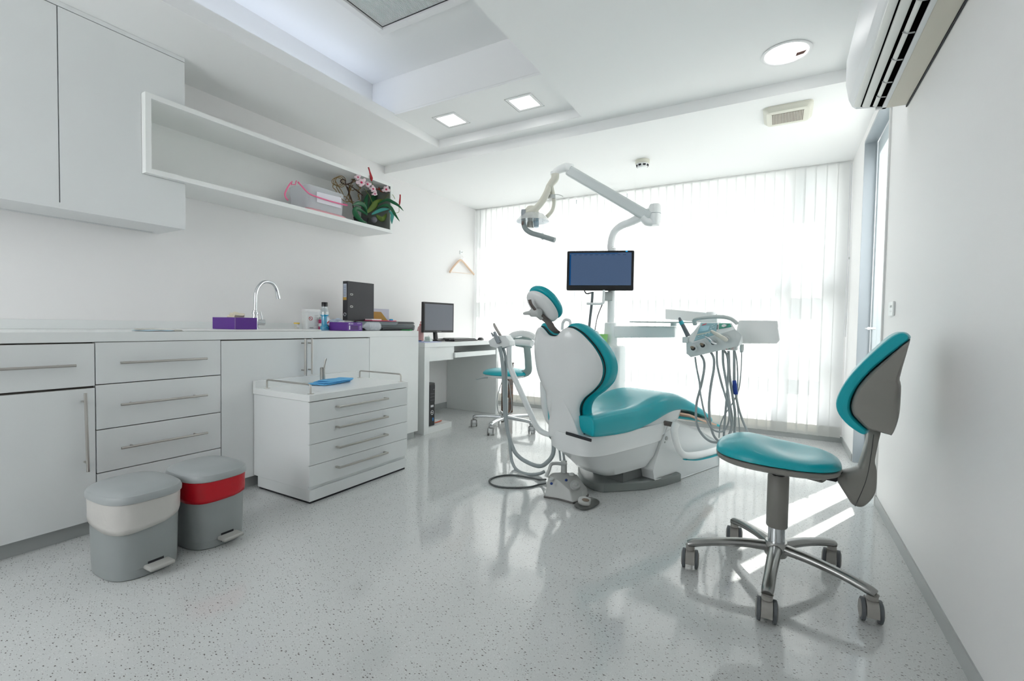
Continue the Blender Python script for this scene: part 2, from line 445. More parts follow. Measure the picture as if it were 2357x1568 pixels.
for z0, z1, zh in ((0.695, 0.893, 0.794), (0.484, 0.695, 0.595), (0.281, 0.484, 0.388)):
    dr = front('drawer', yB_, yC, z0, z1, c2); bar_handle('handle', (-2.695, 0.996, zh), (-2.695, 1.381, zh), dr)
front('bottom_panel', yB_, yC, 0.066, 0.281, c2)
c3 = thing('sink_cabinet', 'white two-door cabinet under the tap, half hidden by the drawer chest', 'cabinet')
carcass(yC, yD, c3)
for y0, y1, yh in ((yC, 2.022, 1.985), (2.022, yD, 2.036)):
    do = front('door', y0, y1, 0.066, 0.889, c3); bar_handle('handle', (-2.695, yh, 0.892), (-2.695, yh, 0.655), do, inset=0.03)
c4 = thing('end_cabinet', 'plain white cabinet end below the printer, beside the desk', 'cabinet')
e4 = B(); box(e4, XB, CF+.002, yD, yE, 0.066, 0.893, 0); box(e4, XB, -2.76, yD, yE-.01, 0.0, 0.066, 1)
obj('body', e4, [LAM2, BASEB], c4, smooth=False)
wt = thing('worktop', 'long white worktop running along the left wall over the cabinets', 'worktop')
obj('top', bx(XB, CF+.002, yA, yE, 0.8935, 0.940), LAM2, wt, smooth=False, bevel=0.0015)
obj('backsplash', bx(XB, XB+.018, yA, yE-.35, 0.9405, 0.992), LAM2, wt, smooth=False, bevel=0.001)
sk = thing('sink_cover', 'thin raised white slab on the worktop in front of the tap', 'sink')
obj('slab', bx(-3.25, -2.765, 1.30, 2.165, 0.9405, 0.951), mat('acrylic_white', (0.80, 0.81, 0.80), 0.2), sk, smooth=False, bevel=0.004)
obj('drain_edge', bx(-3.24, -2.78, 1.262, 1.30, 0.9405, 0.949), mat('worn_white', (0.55, 0.54, 0.50), 0.5, mottle=0.3), sk, smooth=False, bevel=0.003)

# wall cabinet + long open shelf
wc = thing('wall_cabinet', 'large white two-door wall cabinet in upper left corner', 'cabinet', (0, 0, 0))
XC = -3.125
b = B(); box(b, XB, XC-.02, 0.20, 1.2605, 1.575, 2.535, 0); box(b, XB, XC-.02, 1.2605, 1.482, 1.575, 1.8165); box(b, XB, XC-.02, 1.2605, 1.482, 2.2615, 2.535)
box(b, XB+.055, XC-.0005, 0.20, 1.482, 1.546, 1.575); box(b, XB, XB+.055, 1.44, 1.482, 1.546, 1.575); box(b, XB, XC, 0.2, 1.482, 2.535, 2.5585, 0)
box(b, XB, XB+.012, .2, 1.44, 1.5465, 1.575)
box(b, XC-.0205, XC-.0185, 0.201, 1.2605, 1.576, 2.534, 1)
obj('body', b, [LAM, GAP], wc, smooth=False)
front('door', 0.20, 0.915, 1.5465, 2.533, wc, x=XC)
nd = [(0.917, 1.549), (1.4815, 1.549), (1.4815, 1.8165), (1.2605, 1.8165), (1.2605, 2.2615), (1.4815, 2.2615), (1.4815, 2.531), (0.917, 2.531)]
obj('door', prism(B(), [(XC-.018, y, z) for y, z in nd], (.018, 0, 0)), LAM, wc, smooth=False)
sh = thing('wall_shelf', 'long open white box shelf on left wall holding plastic box and flowers', 'shelf')
XS = -3.08
s = B()
box(s, XB, XS, 1.262, 3.166, 2.232, 2.26); box(s, XB, XS, 1.262, 3.166, 1.818, 1.846); box(s, XB, XS, 1.262, 1.290, 1.846, 2.232)
box(s, XB, XS, 3.138, 3.166, 1.846, 2.232)
obj('box_frame', s, mat('shelf_white', (.86, .875, .86), .35), sh, smooth=False, recalc=False)
obj('back_panel', bx(XB, XB+.012, 1.290, 3.138, 1.846, 2.232), mat('shelf_white', (.86, .875, .86), .35), sh, smooth=False)
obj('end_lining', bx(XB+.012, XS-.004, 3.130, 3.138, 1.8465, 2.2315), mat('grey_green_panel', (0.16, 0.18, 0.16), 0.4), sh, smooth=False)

# ------------------------------------------------------------------ chest of drawers
ch = thing('drawer_chest', 'low white chest with four drawers and steel side rails', 'chest')
y0, y1, xc0, xc1 = 1.652, 2.43, -2.7255, -2.208
b = B(); box(b, xc0, xc1-.018, y0+.006, y1-.006, 0.075, 0.565); box(b, xc0+.035, xc1-.006, y0+.008, y1-.008, 0.012, 0.075)
obj('body', b, LAM, ch, smooth=False, bevel=0.002)
obj('plinth', bx(xc0+.04, xc1-.012, y0+.014, y1-.014, 0.0, 0.012), BLACKM, ch, smooth=False)
t = B(); box(t, xc0, xc1, y0, y1, 0.567, 0.603); box(t, xc0-.001, xc0+.022, y0, y1, 0.6025, 0.645)
obj('top', t, LAM2, ch, smooth=False, bevel=0.0015)
for k in range(4):
    zt = 0.562-k*0.117; 
    dr = obj('drawer', bx(xc1-.018, xc1-.001, y0+.002, y1-.004, zt-0.1145, zt), LAM, ch, smooth=False, bevel=0.0012)
    zh = zt-0.045
    h = B(); box(h, xc1+.026, xc1+.036, 1.826, 2.215, zh-.006, zh+.006); box(h, xc1-.001, xc1+.03, 1.826, 1.838, zh-.006, zh+.006); box(h, xc1-.001, xc1+.03, 2.203, 2.215, zh-.006, zh+.006)
    obj('handle', h, SATIN, dr, smooth=False, bevel=0.002)
for yy in (1.690, 2.400):
    r = B(); tube(r, [(-2.645, yy, .603), (-2.645, yy, .640), (-2.643, yy, .650), (-2.633, yy, .654), (-2.26, yy, .654), (-2.25, yy, .650), (-2.247, yy, .640), (-2.247, yy, .603)], 0.0055, 12)
    for x in (-2.645, -2.247): lathe(r, [(0.0, .603), (0.017, .603), (0.017, .6055), (0.0, .6056)], (x, yy, 0), 18)
    obj('side_rail', r, SATIN, ch)
# steel cup with tweezers, folded blue cloth
cp = thing('instrument_cup', 'small steel cylinder holding one instrument on the drawer chest', 'cup', (-2.60, 2.045, 0.6035))
obj('cup', lathe(B(), [(0, 0), (0.016, 0), (0.016, 0.100), (0.0145, 0.100), (0.0145, 0.005), (0, 0.005)], n=24), mat('worn_steel', (.38, .37, .35), .3, metal=.9), cp)
k = tube(B(), [(-0.004, 0.002, 0.006), (0.004, 0.006, 0.09), (0.012, 0.016, 0.160)], [0.004, 0.004, 0.006], 8, sm=3)
obj('instrument', k, mat('worn_steel', (.38, .37, .35), .3, metal=.9), cp)
def cloth(name, label, cat, M4, w, l, layers, m, th=0.006):
    t = thing(name, label, cat)
    t.matrix_world = M4
    b = B()
    for i in range(layers):
        sc = 1-0.07*i
        o2 = super_out(w/2*sc, l/2*sc, 6, 36, 0.012*i, 0.02*i)
        random.seed(i+3)
        pillow(b, o2, lambda q, of, s, i=i: Vector((q[0]+.004*math.sin(q[1]*60+i), q[1]+.004*math.sin(q[0]*50), th*0.6+i*th+of+0.0015*math.sin(q[0]*40+i*2)*math.cos(q[1]*33))), th*0.6, th*0.6, 4, K=6)
    obj('cloth', b, m, t)
    return t
BLUEC = mat('blue_nonwoven', srgb(100, 178, 228), 0.75, bump=0.2, bscale=400)
cloth('surgical_cloth', 'folded blue surgical cloth lying on the drawer chest top', 'cloth', Matrix.Translation((-2.55, 2.06, 0.6045)) @ Matrix.Rotation(0.18, 4, 'Z'), 0.155, 0.27, 3, BLUEC, 0.0075)

# ------------------------------------------------------------------ pedal bins
def pedal_bin(cx, cy, rz, hx, hy, name, label, bag, bagm, bagtop, dip):
    t = thing(name, label, 'bin', (cx, cy, 0), rz, 'pedal bins by the drawers')
    o2 = super_out(1, 1, 3.0, 48)
    def ring(s, z, dx=0.0): return [(dx+u*hx*s, v*hy*s, z) for u, v in o2]
    b = loft(B(), [ring(.885, 0.001), ring(.905, .004), ring(.915, .035), ring(.918, 0.0355), ring(.955, .29), ring(.96, .30)])
    obj('body', b, GBIN, t)
    l = loft(B(), [ring(.99, .298), ring(1.03, .302), ring(1.035, .316), ring(1.0, .328), ring(.95, .332), ring(.93, .336), ring(.8, .345), ring(.5, .350), ring(.15, .352)])
    obj('lid', l, GLID, t)
    # bin liner folded over the rim
    lr = []; n = len(o2)
    for j, zz in enumerate((.301, .296, .285, .27, .25, .23, .215)):
        rr = []
        for i, (u, v) in enumerate(o2):
            a = 2*PI*i/n
            hang = dip(a); z = .301-(.301-zz)*hang/0.086
            wob = 1+0.006*math.sin(a*9+j*1.3)*(j/6)+0.004*math.sin(a*23+j)+0.004
            s = (.985 if j < 2 else 0.985-0.003*j)*wob
            rr.append((u*hx*s, v*hy*s, z))
        lr.append(rr)
    lb = loft(B(), lr, cap=False)
    lo = obj('liner', lb, bagm, t); so = lo.modifiers.new('sol', 'SOLIDIFY'); so.thickness = 0.0015; so.offset = 1; lo['label'] = bag
    # pedal on the +x face
    p = B(); box(p, hx*.86, hx*.9+.055, -.035, .055, .030, .046)
    pe = obj('pedal', p, mat('pedal_grey', (0.42, 0.42, 0.40), 0.6, bump=0.6, bscale=260), t, bevel=0.007, seg=3)
    obj('slot', bx(hx*.80, hx*.925, -.02, .035, .018, .055), BLACKM, t, smooth=False)
    return t
LIN = mat('white_liner', (0.56, 0.545, 0.52), 0.35, bump=1.0, bscale=28)
LINR = mat('red_liner', srgb(190, 12, 32), 0.32, bump=0.5, bscale=60)
pedal_bin(-2.262, 0.878, 0.03, 0.158, 0.133, 'pedal_bin', 'grey pedal bin with white liner, nearer the camera', 'white plastic liner folded over rim', LIN, 0.3, lambda a: 0.078+0.040*math.cos(a+0.75))
pedal_bin(-2.275, 1.162, 0.03, 0.156, 0.130, 'pedal_bin', 'grey pedal bin with red liner, beside the drawer chest', 'red plastic liner folded over rim', LINR, 0.3, lambda a: 0.082+0.012*math.cos(a+0.8))

# ------------------------------------------------------------------ things on the worktop
ZT = 0.9405
PURP = mat('purple_card', srgb(88, 36, 138), 0.45)
PURPD = mat('purple_card_side', srgb(98, 52, 145), 0.45)
GLV = mat('glove_latex', (0.72, 0.66, 0.52), 0.5)
def crumple(c, r, seed, sq=(1, 1, 1), n=3):
    random.seed(seed); b = B(); bmesh.ops.create_icosphere(b, subdivisions=n, radius=1)
    ph = [random.uniform(0, 6) for _ in range(9)]
    for v in b.verts:
        p = v.co; k = 1+.22*math.sin(5*p.x+ph[0])*math.cos(4*p.y+ph[1])+.16*math.sin(9*p.z+ph[2]+3*p.x)+.1*random.uniform(-1, 1)
        v.co = Vector((p.x*k*r*sq[0]+c[0], p.y*k*r*sq[1]+c[1], p.z*k*r*sq[2]+c[2]))
    return b
gy0, gy1 = ux(541, 750, -2.765).y, ux(592, 750, -2.765).y
g1 = thing('glove_box', 'plain purple glove box left of the tap with gloves poking out', 'box', (-2.885, (gy0+gy1)/2, .9515))
gh = (gy1-gy0)/2
obj('carton', bx(-.12, .12, -gh, gh, 0, .070), PURP, g1, smooth=False, bevel=0.0015)
obj('gloves', crumple((.03, -.01, .072), .034, 4, (1.5, 1.0, .95)), GLV, g1)
obj('corner_edge', bx(.1196, .1206, -gh-.0004, -gh+.0008, .001, .069), mat('card_edge', (0.5, 0.42, 0.5), 0.6), g1, smooth=False)
hy0, hy1 = ux(800, 750, -2.76).y, ux(834, 750, -2.76).y
g2 = thing('glove_box', 'purple glove box with white printed label beside the clear bottle', 'box', (-2.86, (hy0+hy1)/2, ZT))
hh = (hy1-hy0)/2
obj('carton', bx(-.10, .10, -hh, hh, .0005, .064), PURPD, g2, smooth=False, bevel=0.0015)
obj('gloves', crumple((0, 0.0, .062), .030, 9, (2.4, 1.6, .35)), mat('glove_pale', (0.75, 0.78, 0.76), 0.5), g2)
# printed panel on the +x face: wordmark and ruled table
pb = B(); X = .1001; K = hh/.10
PW = mat('print_white', (0.8, 0.78, 0.85), 0.5); PD = mat('print_dark', (0.06, 0.02, 0.12), 0.5)
lathe(pb, [(0.0, X), (0.005, X), (0.005, X+.0004), (0, X+.0005)], (0, -.078*K, .053), 16, axis='x')
box(pb, X, X+.0004, -.066*K, -.025*K, .051, .055); box(pb, X, X+.0004, .03*K, .08*K, .054, .056)
box(pb, X, X+.0004, -.080*K, -.066*K, .010, .040)
for i in range(4): box(pb, X, X+.0004, (.055+.008*(i % 2))*K, .087*K, .012+.008*i, .014+.008*i)
obj('print', pb, PW, g2, smooth=False)
pb = B()
for i in range(4): box(pb, X, X+.0004, -.055*K, .042*K, .010+.008*i, .0155+.008*i)
obj('printed_table', pb, PD, g2, smooth=False)

# tap
fx, fy = -3.10, 1.955
tp = thing('tap', 'chrome swan neck mixer tap standing on the worktop', 'tap', (fx, fy, ZT))
tp.location.z = 0.9515
PT = lambda x, y: ux(x, y, fx)-Vector((fx, fy, 0.9515))
b = B()
sp = [PT(587, 722), PT(588, 700), PT(589, 676), PT(594, 662), PT(604, 651), PT(616, 649), PT(629, 654), PT(637, 668), PT(640, 684)]
tube(b, sp, 0.0115, 16, sm=8)
obj('spout', b, CHROME, tp)
e = sp[-1]; b = B(); cyl(b, e+Vector((0, -.001, .012)), e+Vector((0, .003, -.012)), .0145, n=18); obj('aerator', b, CHROME, tp)
s0 = sp[0]; b = B(); lathe(b, [(0, -.022), (.017, -.022), (.017, -.004), (.0205, -.002), (.0205, .008), (.0165, .011), (.0165, .020), (.012, .024)], s0, 24)
zb = -s0.z
lathe(b, [(0.0, 0.0), (.026, 0.0), (.026, .006), (.02, .008), (.02, s0.z-.022), (0.0, s0.z-.022)], (s0.x, s0.y, 0), 24)
obj('base', b, CHROME, tp)
b = B(); hc = PT(597, 742); cyl(b, hc+Vector((0, -.03, 0)), hc+Vector((.01, .028, 0)), .018, .021, 22); obj('mixer_body', b, CHROME, tp)
b = B(); q = PT(603, 738); tube(b, [q, q+Vector((0, .0, .02)), PT(599, 717)], [.0045, .004, .0035], 10); obj('lever', b, CHROME, tp)

# specimen cup
yy = ux(683, 745, -3.20).y
sc_ = thing('specimen_cup', 'small clear cup with yellow lid beside the white canister', 'cup', (-3.20, yy, 0.9515))
obj('cup', lathe(B(), [(0, 0.0), (.016, 0.0), (.0185, .036), (0, .036)], n=20), frosted('frost2', (0.8, 0.78, 0.7), 0.7), sc_)
obj('lid', lathe(B(), [(0, .036), (.0215, .036), (.0215, .044), (0, .044)], n=20), mat('yellow_plastic', (0.85, 0.55, 0.02), 0.4), sc_)
obj('label', bx(.0168, .0176, -.009, .010, .006, .026), PAPER, sc_, smooth=False)
# white canister
p0 = ux(716, 757, -3.17)
cn = thing('wipes_pouch', 'white printed wipes canister left of the blue mouthwash bottle', 'canister', (-3.17, p0.y, ZT), -0.2)
CN = lambda hx, hy, z: [(u*hx, v*hy, z) for u, v in super_out(1, 1, 3.5, 32)]
obj('body', loft(B(), [CN(.045, .058, 0.0), CN(.048, .062, .004), CN(.048, .062, .135), CN(.046, .058, .142)]), mat('milky_plastic', (0.74, 0.76, 0.76), 0.4), cn)
obj('lid', loft(B(), [CN(.050, .064, .139), CN(.050, .064, .153), CN(.046, .058, .159)]), WHITE, cn)
RED = mat('print_red', (0.55, 0.06, 0.08), 0.5); GREYP = mat('print_grey', (0.30, 0.31, 0.32), 0.6)
b = B(); rr = [(0.0488, -.026+.014*math.cos(a), .088+.014*math.sin(a)) for a in [2*PI*i/24 for i in range(24)]]
tube(b, rr, .0016, 6, closed=True); tube(b, [(0.0488, -.036, .098), (0.0488, -.016, .078)], .0016, 6); obj('prohibition_mark', b, RED, cn)
b = B()
for i in range(10): box(b, .0485, .0490, .004, .004+.030*random.uniform(.5, 1.2), .035+i*.0085, .0365+i*.0085)
for i in range(6): box(b, .0485, .0490, -.034+i*.005, -.034+i*.005+.003, .014, .022)
obj('small_print', b, GREYP, cn, smooth=False)
# mouthwash
p0 = ux(747, 757, -2.98)
mw = thing('mouthwash_bottle', 'bottle half full of bright blue mouthwash with black cap', 'bottle', (-2.98, p0.y, 0.9412))
BL = mat('blue_liquid', srgb(0, 172, 215), 0.15, coat=0.6)
obj('bottle', lathe(B(), [(0, 0), (.031, 0), (.033, .004), (.033, .028), (.023, .036), (.023, .105), (.031, .113), (.031, .135), (.026, .155), (.0215, .165), (.0215, .178), (0, .178)], n=28), thin_glass('bottle_clear', (0.90, 0.95, 0.97), 0.18, 0.05), mw)
obj('liquid', lathe(B(), [(0, .001), (.0305, .001), (.032, .005), (.032, .028), (.0222, .036), (.0222, .105), (.030, .113), (.030, .118), (0, .118)], n=28), BL, mw)
obj('cap', lathe(B(), [(0, .178), (.0225, .178), (.0225, .208), (.0205, .211), (0, .211)], n=28), BLACK, mw)
b = B(); box(b, .015, .0245, .002, .024, .045, .10); obj('label', b, mat('label_white', (0.75, 0.85, 0.92), 0.4), mw, smooth=False)
b = B(); hexa(b, [(.0248, .002, .048), (.0254, .002, .048), (.0254, .022, .062), (.0248, .022, .062), (.0248, .002, .058), (.0254, .002, .058), (.0254, .022, .076), (.0248, .022, .076)]); obj('label_stripe', b, RED, mw, smooth=False)
p0 = ux(738, 757, -3.10)
mb = thing('small_bottle', 'small magenta labelled bottle behind the blue mouthwash', 'bottle', (-3.10, p0.y, ZT))
obj('bottle', lathe(B(), [(0, 0), (.015, 0), (.015, .075), (.012, .082), (0, .082)], n=20), mat('magenta_label', srgb(170, 30, 90), 0.4), mb)
obj('label', lathe(B(), [(.0152, .028), (.0155, .03), (.0155, .05), (.0152, .052)], n=20), PAPER, mb)
obj('cap', lathe(B(), [(0, .082), (.010, .082), (.010, .10), (0, .10)], n=16), RUBG, mb)
# crumpled wrapper
p0 = ux(777, 750, -3.06)
obj_ = obj('plastic_wrapper', crumple((-3.06, p0.y, ZT+.053), .038, 12, (1.1, 1.7, 1.05), 3), frosted('wrapper_film', (0.52, 0.60, 0.72), 0.8), None, smooth=False)
tag(obj_, 'crumpled clear and blue plastic wrapper behind the labelled glove box', 'wrapper')
# clear bottle lying on its side
cb = thing('plastic_bottle', 'ribbed clear plastic bottle lying on its side beside glove box', 'bottle', (-2.83, ux(872, 750, -2.83).y-.068, ZT+.0350), math.radians(-6))
cb.scale = (1, .58, 1)
prof = []
for i in range(26):
    h = -.09+i*.0075; prof.append((.033+.0015*math.sin(i*1.6), h))
prof = [(0, -.16), (.012, -.16), (.013, -.14), (.025, -.115)]+prof+[(.030, .108), (.022, .114), (0, .110)]
obj('bottle', lathe(B(), prof, n=28, axis='y'), frosted('bottle_frost', (0.72, 0.76, 0.80), 0.6), cb)
b = B()
for k in range(6):
    a = k*PI/3; tube(b, [(.004*math.cos(a), .1125, .004*math.sin(a)), (.026*math.cos(a), .1135, .026*math.sin(a))], .0022, 6)
obj('base_ribs', b, WHITE, cb)
# printer
pya, pyb = ux(823, 750, -2.90).y, ux(960, 750, -2.90).y; pyc = (pya+pyb)/2; PK = (pyb-pya)/.40
pr = thing('printer', 'low dark grey flatbed printer at the end of the worktop', 'printer', (-3.10, pyc, ZT), 0.0)
pr.scale = (1, PK, 1)
DG = mat('printer_grey', (0.05, 0.065, 0.075), 0.35); DG2 = mat('printer_black', (0.012, 0.016, 0.022), 0.3)
b = B(); 
poly = [(-.22, -.20), (.17, -.20), (.20, -.17), (.20, .17), (.17, .20), (-.22, .20)]
loft(b, [[(x*.93, y, .0) for x, y in poly], [(x, y, .006) for x, y in poly], [(x*1.03, y*1.0, .040) for x, y in poly], [(x, y*.98, .054) for x, y in poly]])
obj('body', b, DG, pr, bevel=.003)
b = B(); loft(b, [[(x*.99, y*.96, .056) for x, y in poly], [(x*1.02, y*1.0, .062) for x, y in poly], [(x*.96, y*.99, .078) for x, y in poly]])
obj('scanner_lid', b, DG2, pr, bevel=.004)
b = B(); hexa(b, [(.19, -.20, .045), (.215, -.20, .045), (.215, .04, .045), (.19, .02, .045), (.18, -.20, .074), (.205, -.20, .070), (.205, .06, .070), (.18, .05, .074)]); obj('front_panel', b, mat('printer_painted_sheen', (0.13, 0.16, 0.18), 0.3), pr, bevel=.004)  # front panel, its highlight put into the lighter grey
obj('output_slot', bx(.16, .2085, -.05, .16, .008, .018), BLACKM, pr, smooth=False)
ZP = ZT+.0785
# ring binder standing on printer
rb = thing('ring_binder', 'large black ring binder standing upright behind the glove box', 'binder', (-3.10, 2.60, ZT), 0)
PB = lambda x, y, X: ux(x, y, X)
bx0 = -3.13
# spine faces -y, cover faces +x
ya = ux(797, 700, -3.06).y; yb = ux(857, 700, -3.06).y
rb.location = (0, 0, 0)
zb_, zt_ = ZT+.001, ux(806, 652, -3.06).z
ysp = ux(800, 700, -3.06).y
b = B(); box(b, -3.118, -3.06, ysp, ysp+.285, ZP+.002, ZP+.322)
obj('cover', b, mat('binder_black', (0.028, 0.028, 0.034), 0.45, bump=.2, bscale=600), rb, smooth=False, bevel=.003)
z0 = ZP
obj('spine_label', bx(-3.110, -3.072, ysp-.0012, ysp-.0002, z0+.19, z0+.30), mat('label_pale', (0.5, 0.55, 0.62), 0.5), rb, smooth=False)
obj('label_band', bx(-3.110, -3.072, ysp-.0014, ysp-.0002, z0+.168, z0+.19), mat('label_gold', (0.55, 0.33, 0.06), 0.5), rb, smooth=False)
b = B()
for i in range(7): box(b, -3.104, -3.08, ysp-.0020, ysp-.0013, z0+.20+i*.013, z0+.204+i*.013)
obj('spine_writing', b, mat('ink_blue', (0.10, 0.14, 0.28), 0.6), rb, smooth=False)
b = B(); tube(b, [(-3.089+.013*math.cos(a), ysp-.001, z0+.05+.013*math.sin(a)) for a in [2*PI*i/24 for i in range(24)]], .0025, 8, closed=True); obj('finger_ring', b, CHROME, rb)
for zz in (.115, .215):
    b = B(); yc = ysp+.040
    tube(b, [(-3.0595, yc+.014*math.copysign(1, math.cos(a))*.5+.006*math.cos(a), z0+zz+.006*math.sin(a)) for a in [2*PI*i/24 for i in range(24)]], .0022, 8, closed=True)
    obj('eyelet', b, mat('eyelet_white', (0.75, 0.75, 0.70), 0.3), rb)
    
# file holder, papers, folder on the printer
fh = thing('file_holder', 'ochre card file holder leaning behind the printer, beside black binder', 'file holder', (0, 0, 0))
y1_ = ux(858, 720, -3.15).y
prism_pts = [(-3.21, y1_, ZP+.001), (-3.21, y1_+.20, ZP+.001), (-3.21, y1_+.17, ZP+.02), (-3.21, y1_+.10, ZP+.085), (-3.21, y1_, ZP+.085)]
obj('holder', prism(B(), prism_pts, (.06, 0, 0)), mat('ochre_card', (0.42, 0.25, 0.045), 0.6), fh, smooth=False)
ps = thing('paper_stack', 'upright stack of white papers behind the ochre file holder', 'papers', (0, 0, 0))
b = B()
for i in range(4): box(b, -3.225-.008*i, -3.2225-.008*i, y1_+.03+.012*i, y1_+.255+.014*i, ZP+.001, ZP+.105+.004*i)
obj('sheets', b, mat('paper_lilac', (.58, .58, .68), .7), ps, smooth=False)
fo = thing('folder', 'pink folder lying flat on top of the printer', 'folder', (0, 0, 0))
obj('cover', bx(-3.15, -2.93, 2.74, 3.02, ZP+.0005, ZP+.007), mat('pink_card', srgb(215, 40, 105), 0.5), fo, smooth=False)
fo.location = (-.03, .08, 0)
pd = thing('notepad', 'small white notepad lying on the pink folder', 'notepad', (0, 0, 0))
obj('pad', bx(-3.09, -2.98, 2.83, 2.94, ZP+.0075, ZP+.018), WHITE, pd, smooth=False)
cc = obj('bottle_cap', lathe(B(), [(0, ZP+.0075), (.016, ZP+.0075), (.016, ZP+.020), (0, ZP+.021)], (-2.985, 3.06, 0), 18), mat('cyan_plastic', srgb(20, 160, 215), 0.4))
tag(cc, 'light blue bottle cap lying on the pink folder', 'cap')
gp = obj('green_booklet', bx(-3.00, -2.80, 3.095, 3.126, ZT+.0003, ZT+.010), mat('green_card', (0.02, 0.30, 0.08), 0.5), smooth=False)
tag(gp, 'green booklet sticking out at right end of the printer', 'booklet')
bp_ = obj('disposable_sheet', pillow(B(), super_out(.06, .10, 3, 30, -2.84, 1.20), lambda q, of, s: Vector((q[0], q[1], ZT+.0035+of+.0015*math.sin(q[1]*70))), .002, .002, 4, K=4), mat('pale_blue_film', (0.42, 0.58, 0.68), 0.6))
tag(bp_, 'thin pale blue disposable sheet flat on the worktop, left of glove box', 'sheet')

# ------------------------------------------------------------------ desk
dk = thing('desk', 'white slab-sided computer desk with pull-out keyboard shelf', 'desk')
yd0, yd1 = 3.245, 4.516; XD = -2.757; ZD = 0.832
obj('top', bx(-3.45, XD, yd0, yd1, ZD-.043, ZD), LAM2, dk, smooth=False, bevel=.0015)
obj('side_panel', bx(-3.45, XD, yd0, yd0+.068, 0.0, ZD-.0435), LAM2, dk, smooth=False, bevel=.0015)
obj('side_panel', bx(-3.45, XD, yd1-.045, yd1, 0.0, ZD-.0435), LAM2, dk, smooth=False, bevel=.0015)
obj('foot_shelf', bx(-3.45, XD, yd0+.0685, 3.655, 0.0, 0.055), LAM2, dk, smooth=False, bevel=.0015)
b = B(); box(b, XD-.035, XD-.015, yd0+.069, 3.69, .66, ZD-.044); 
obj('modesty_panel', b, LAM2, dk, smooth=False)
b = B(); box(b, -3.25, XD-.01, 3.70, 4.43, 0.676, 0.694); box(b, XD-.012, XD+.006, 3.692, 4.44, 0.676, 0.726); box(b, -3.25, XD-.02, 3.692, 3.708, .694, .787)
obj('keyboard_shelf', b, LAM2, dk, smooth=False, bevel=.001)
kk = obj('paper_slip', bx(-3.0, -2.82, 3.90, 4.10, .6943, .702), WHITE, smooth=False); tag(kk, 'white paper slip lying inside the pull-out keyboard shelf', 'paper')
tb = obj('teal_folder', bx(-3.08, -2.90, 3.712, 3.80, .6943, .775), mat('teal_card', (0.05, 0.35, 0.36), 0.5), smooth=False); tag(tb, 'teal folder at the dark inner end of the keyboard shelf', 'folder')
# desktop monitor
m = thing('desktop_monitor', 'small black computer monitor standing on the white desk', 'monitor', (-3.0, ux(1008, 740, -3.0).y, ZD+.001), 0)
# local: screen faces -y(local) -> rotate
def M_(px, py): return m.matrix_world
W_, H_ = .40, .30
b = B(); box(b, -W_/2, W_/2, -.018, .018, .085, .085+H_); obj('housing', b, BLACK, m, smooth=False, bevel=.004)
obj('screen', bx(-W_/2+.016, W_/2-.016, -.0195, -.0183, .085+.022, .085+H_-.018), mat('screen_grey', (0.16, 0.17, 0.20), 0.25), m, smooth=False)
b = B(); tube(b, [(0, .02, .16), (0, .04, .08), (0, .03, .01)], [.028, .028, .03], 14, flat=(1, .45, (0, 1, 0))); lathe(b, [(0, 0), (.09, 0), (.09, .008), (.03, .016), (0, .016)], (0, .02, 0), 30); obj('stand', b, BLACK, m)
b = B()
for i in range(5): box(b, -.03+i*.013, -.022+i*.013, -.0197, -.0185, .093, .099)
obj('logo', b, mat('logo_grey', (.35, .35, .35), .4), m, smooth=False)
m.rotation_euler = (0, 0, math.radians(80))
# keyboard, mouse, others
kb = thing('keyboard', 'black computer keyboard on the desk in front of the monitor', 'keyboard', (-2.84, 3.92, ZD+.001), math.radians(90+2))
obj('base', bx(-.215, .215, -.06, .06, 0, .014), BLACK, kb, smooth=False, bevel=.004)
b = B()
for r_ in range(5):
    for c_ in range(18): box(b, -.203+c_*.0226, -.184+c_*.0226, -.048+r_*.0195, -.032+r_*.0195, .0142, .019)
obj('keys', b, mat('keys_dark', (.03, .03, .035), .5), kb, smooth=False)['kind'] = 'stuff'
ms = thing('computer_mouse', 'black computer mouse at right end of the desk', 'mouse', (-2.84, 4.27, ZD+.001), 0.2)
obj('shell', pillow(B(), super_out(.03, .052, 2.3, 30), lambda q, of, s: Vector((q[0], q[1], max(0, .004+of))), .030, .003, 2.2, K=8), BLACK, ms)
nb = thing('notebook', 'black notebook lying behind the keyboard on the desk', 'notebook', (-3.06, 4.12, ZD+.001), .08)
obj('cover', bx(-.10, .10, -.24, .24, 0, .016), BLACKM, nb, smooth=False, bevel=.002)
obj('pages', bx(-.07, .07, -.15, .15, .0165, .024), mat('page_grey', (.55, .55, .55), .6), nb, smooth=False)
td = thing('tape_dispenser', 'pale green white tape dispenser beside the desktop monitor', 'dispenser', (-2.87, 3.43, ZD+.002), .5)
b = B(); box(b, -.03, .03, -.06, .06, 0, .02); box(b, -.025, .025, -.055, .0, .02, .05); obj('body', b, mat('pale_green', (.62, .72, .66), .4), td, bevel=.006)
b = B(); tube(b, [(0, .02+.02*math.cos(a), .035+.02*math.sin(a)) for a in [2*PI*i/18 for i in range(18)]], .006, 8, closed=True); obj('tape_roll', b, WHITE, td)
ss = thing('soap_bottle', 'small pink pump bottle between printer and desktop monitor', 'bottle', (-3.12, ux(968, 740, -3.12).y, ZD+.001))
obj('bottle', lathe(B(), [(0, 0), (.032, 0), (.034, .01), (.034, .10), (.026, .135), (.012, .15), (0, .15)], n=22), mat('pink_liquid', (0.72, 0.42, 0.42), 0.25, coat=.4), ss)
b = B(); lathe(b, [(0, .15), (.011, .15), (.013, .165), (.004, .17), (.004, .19), (0, .19)], n=14); tube(b, [(0, 0, .19), (.03, -.01, .188)], .004, 8); obj('pump', b, mat('pump_pink', (.75, .30, .30), .4), ss)
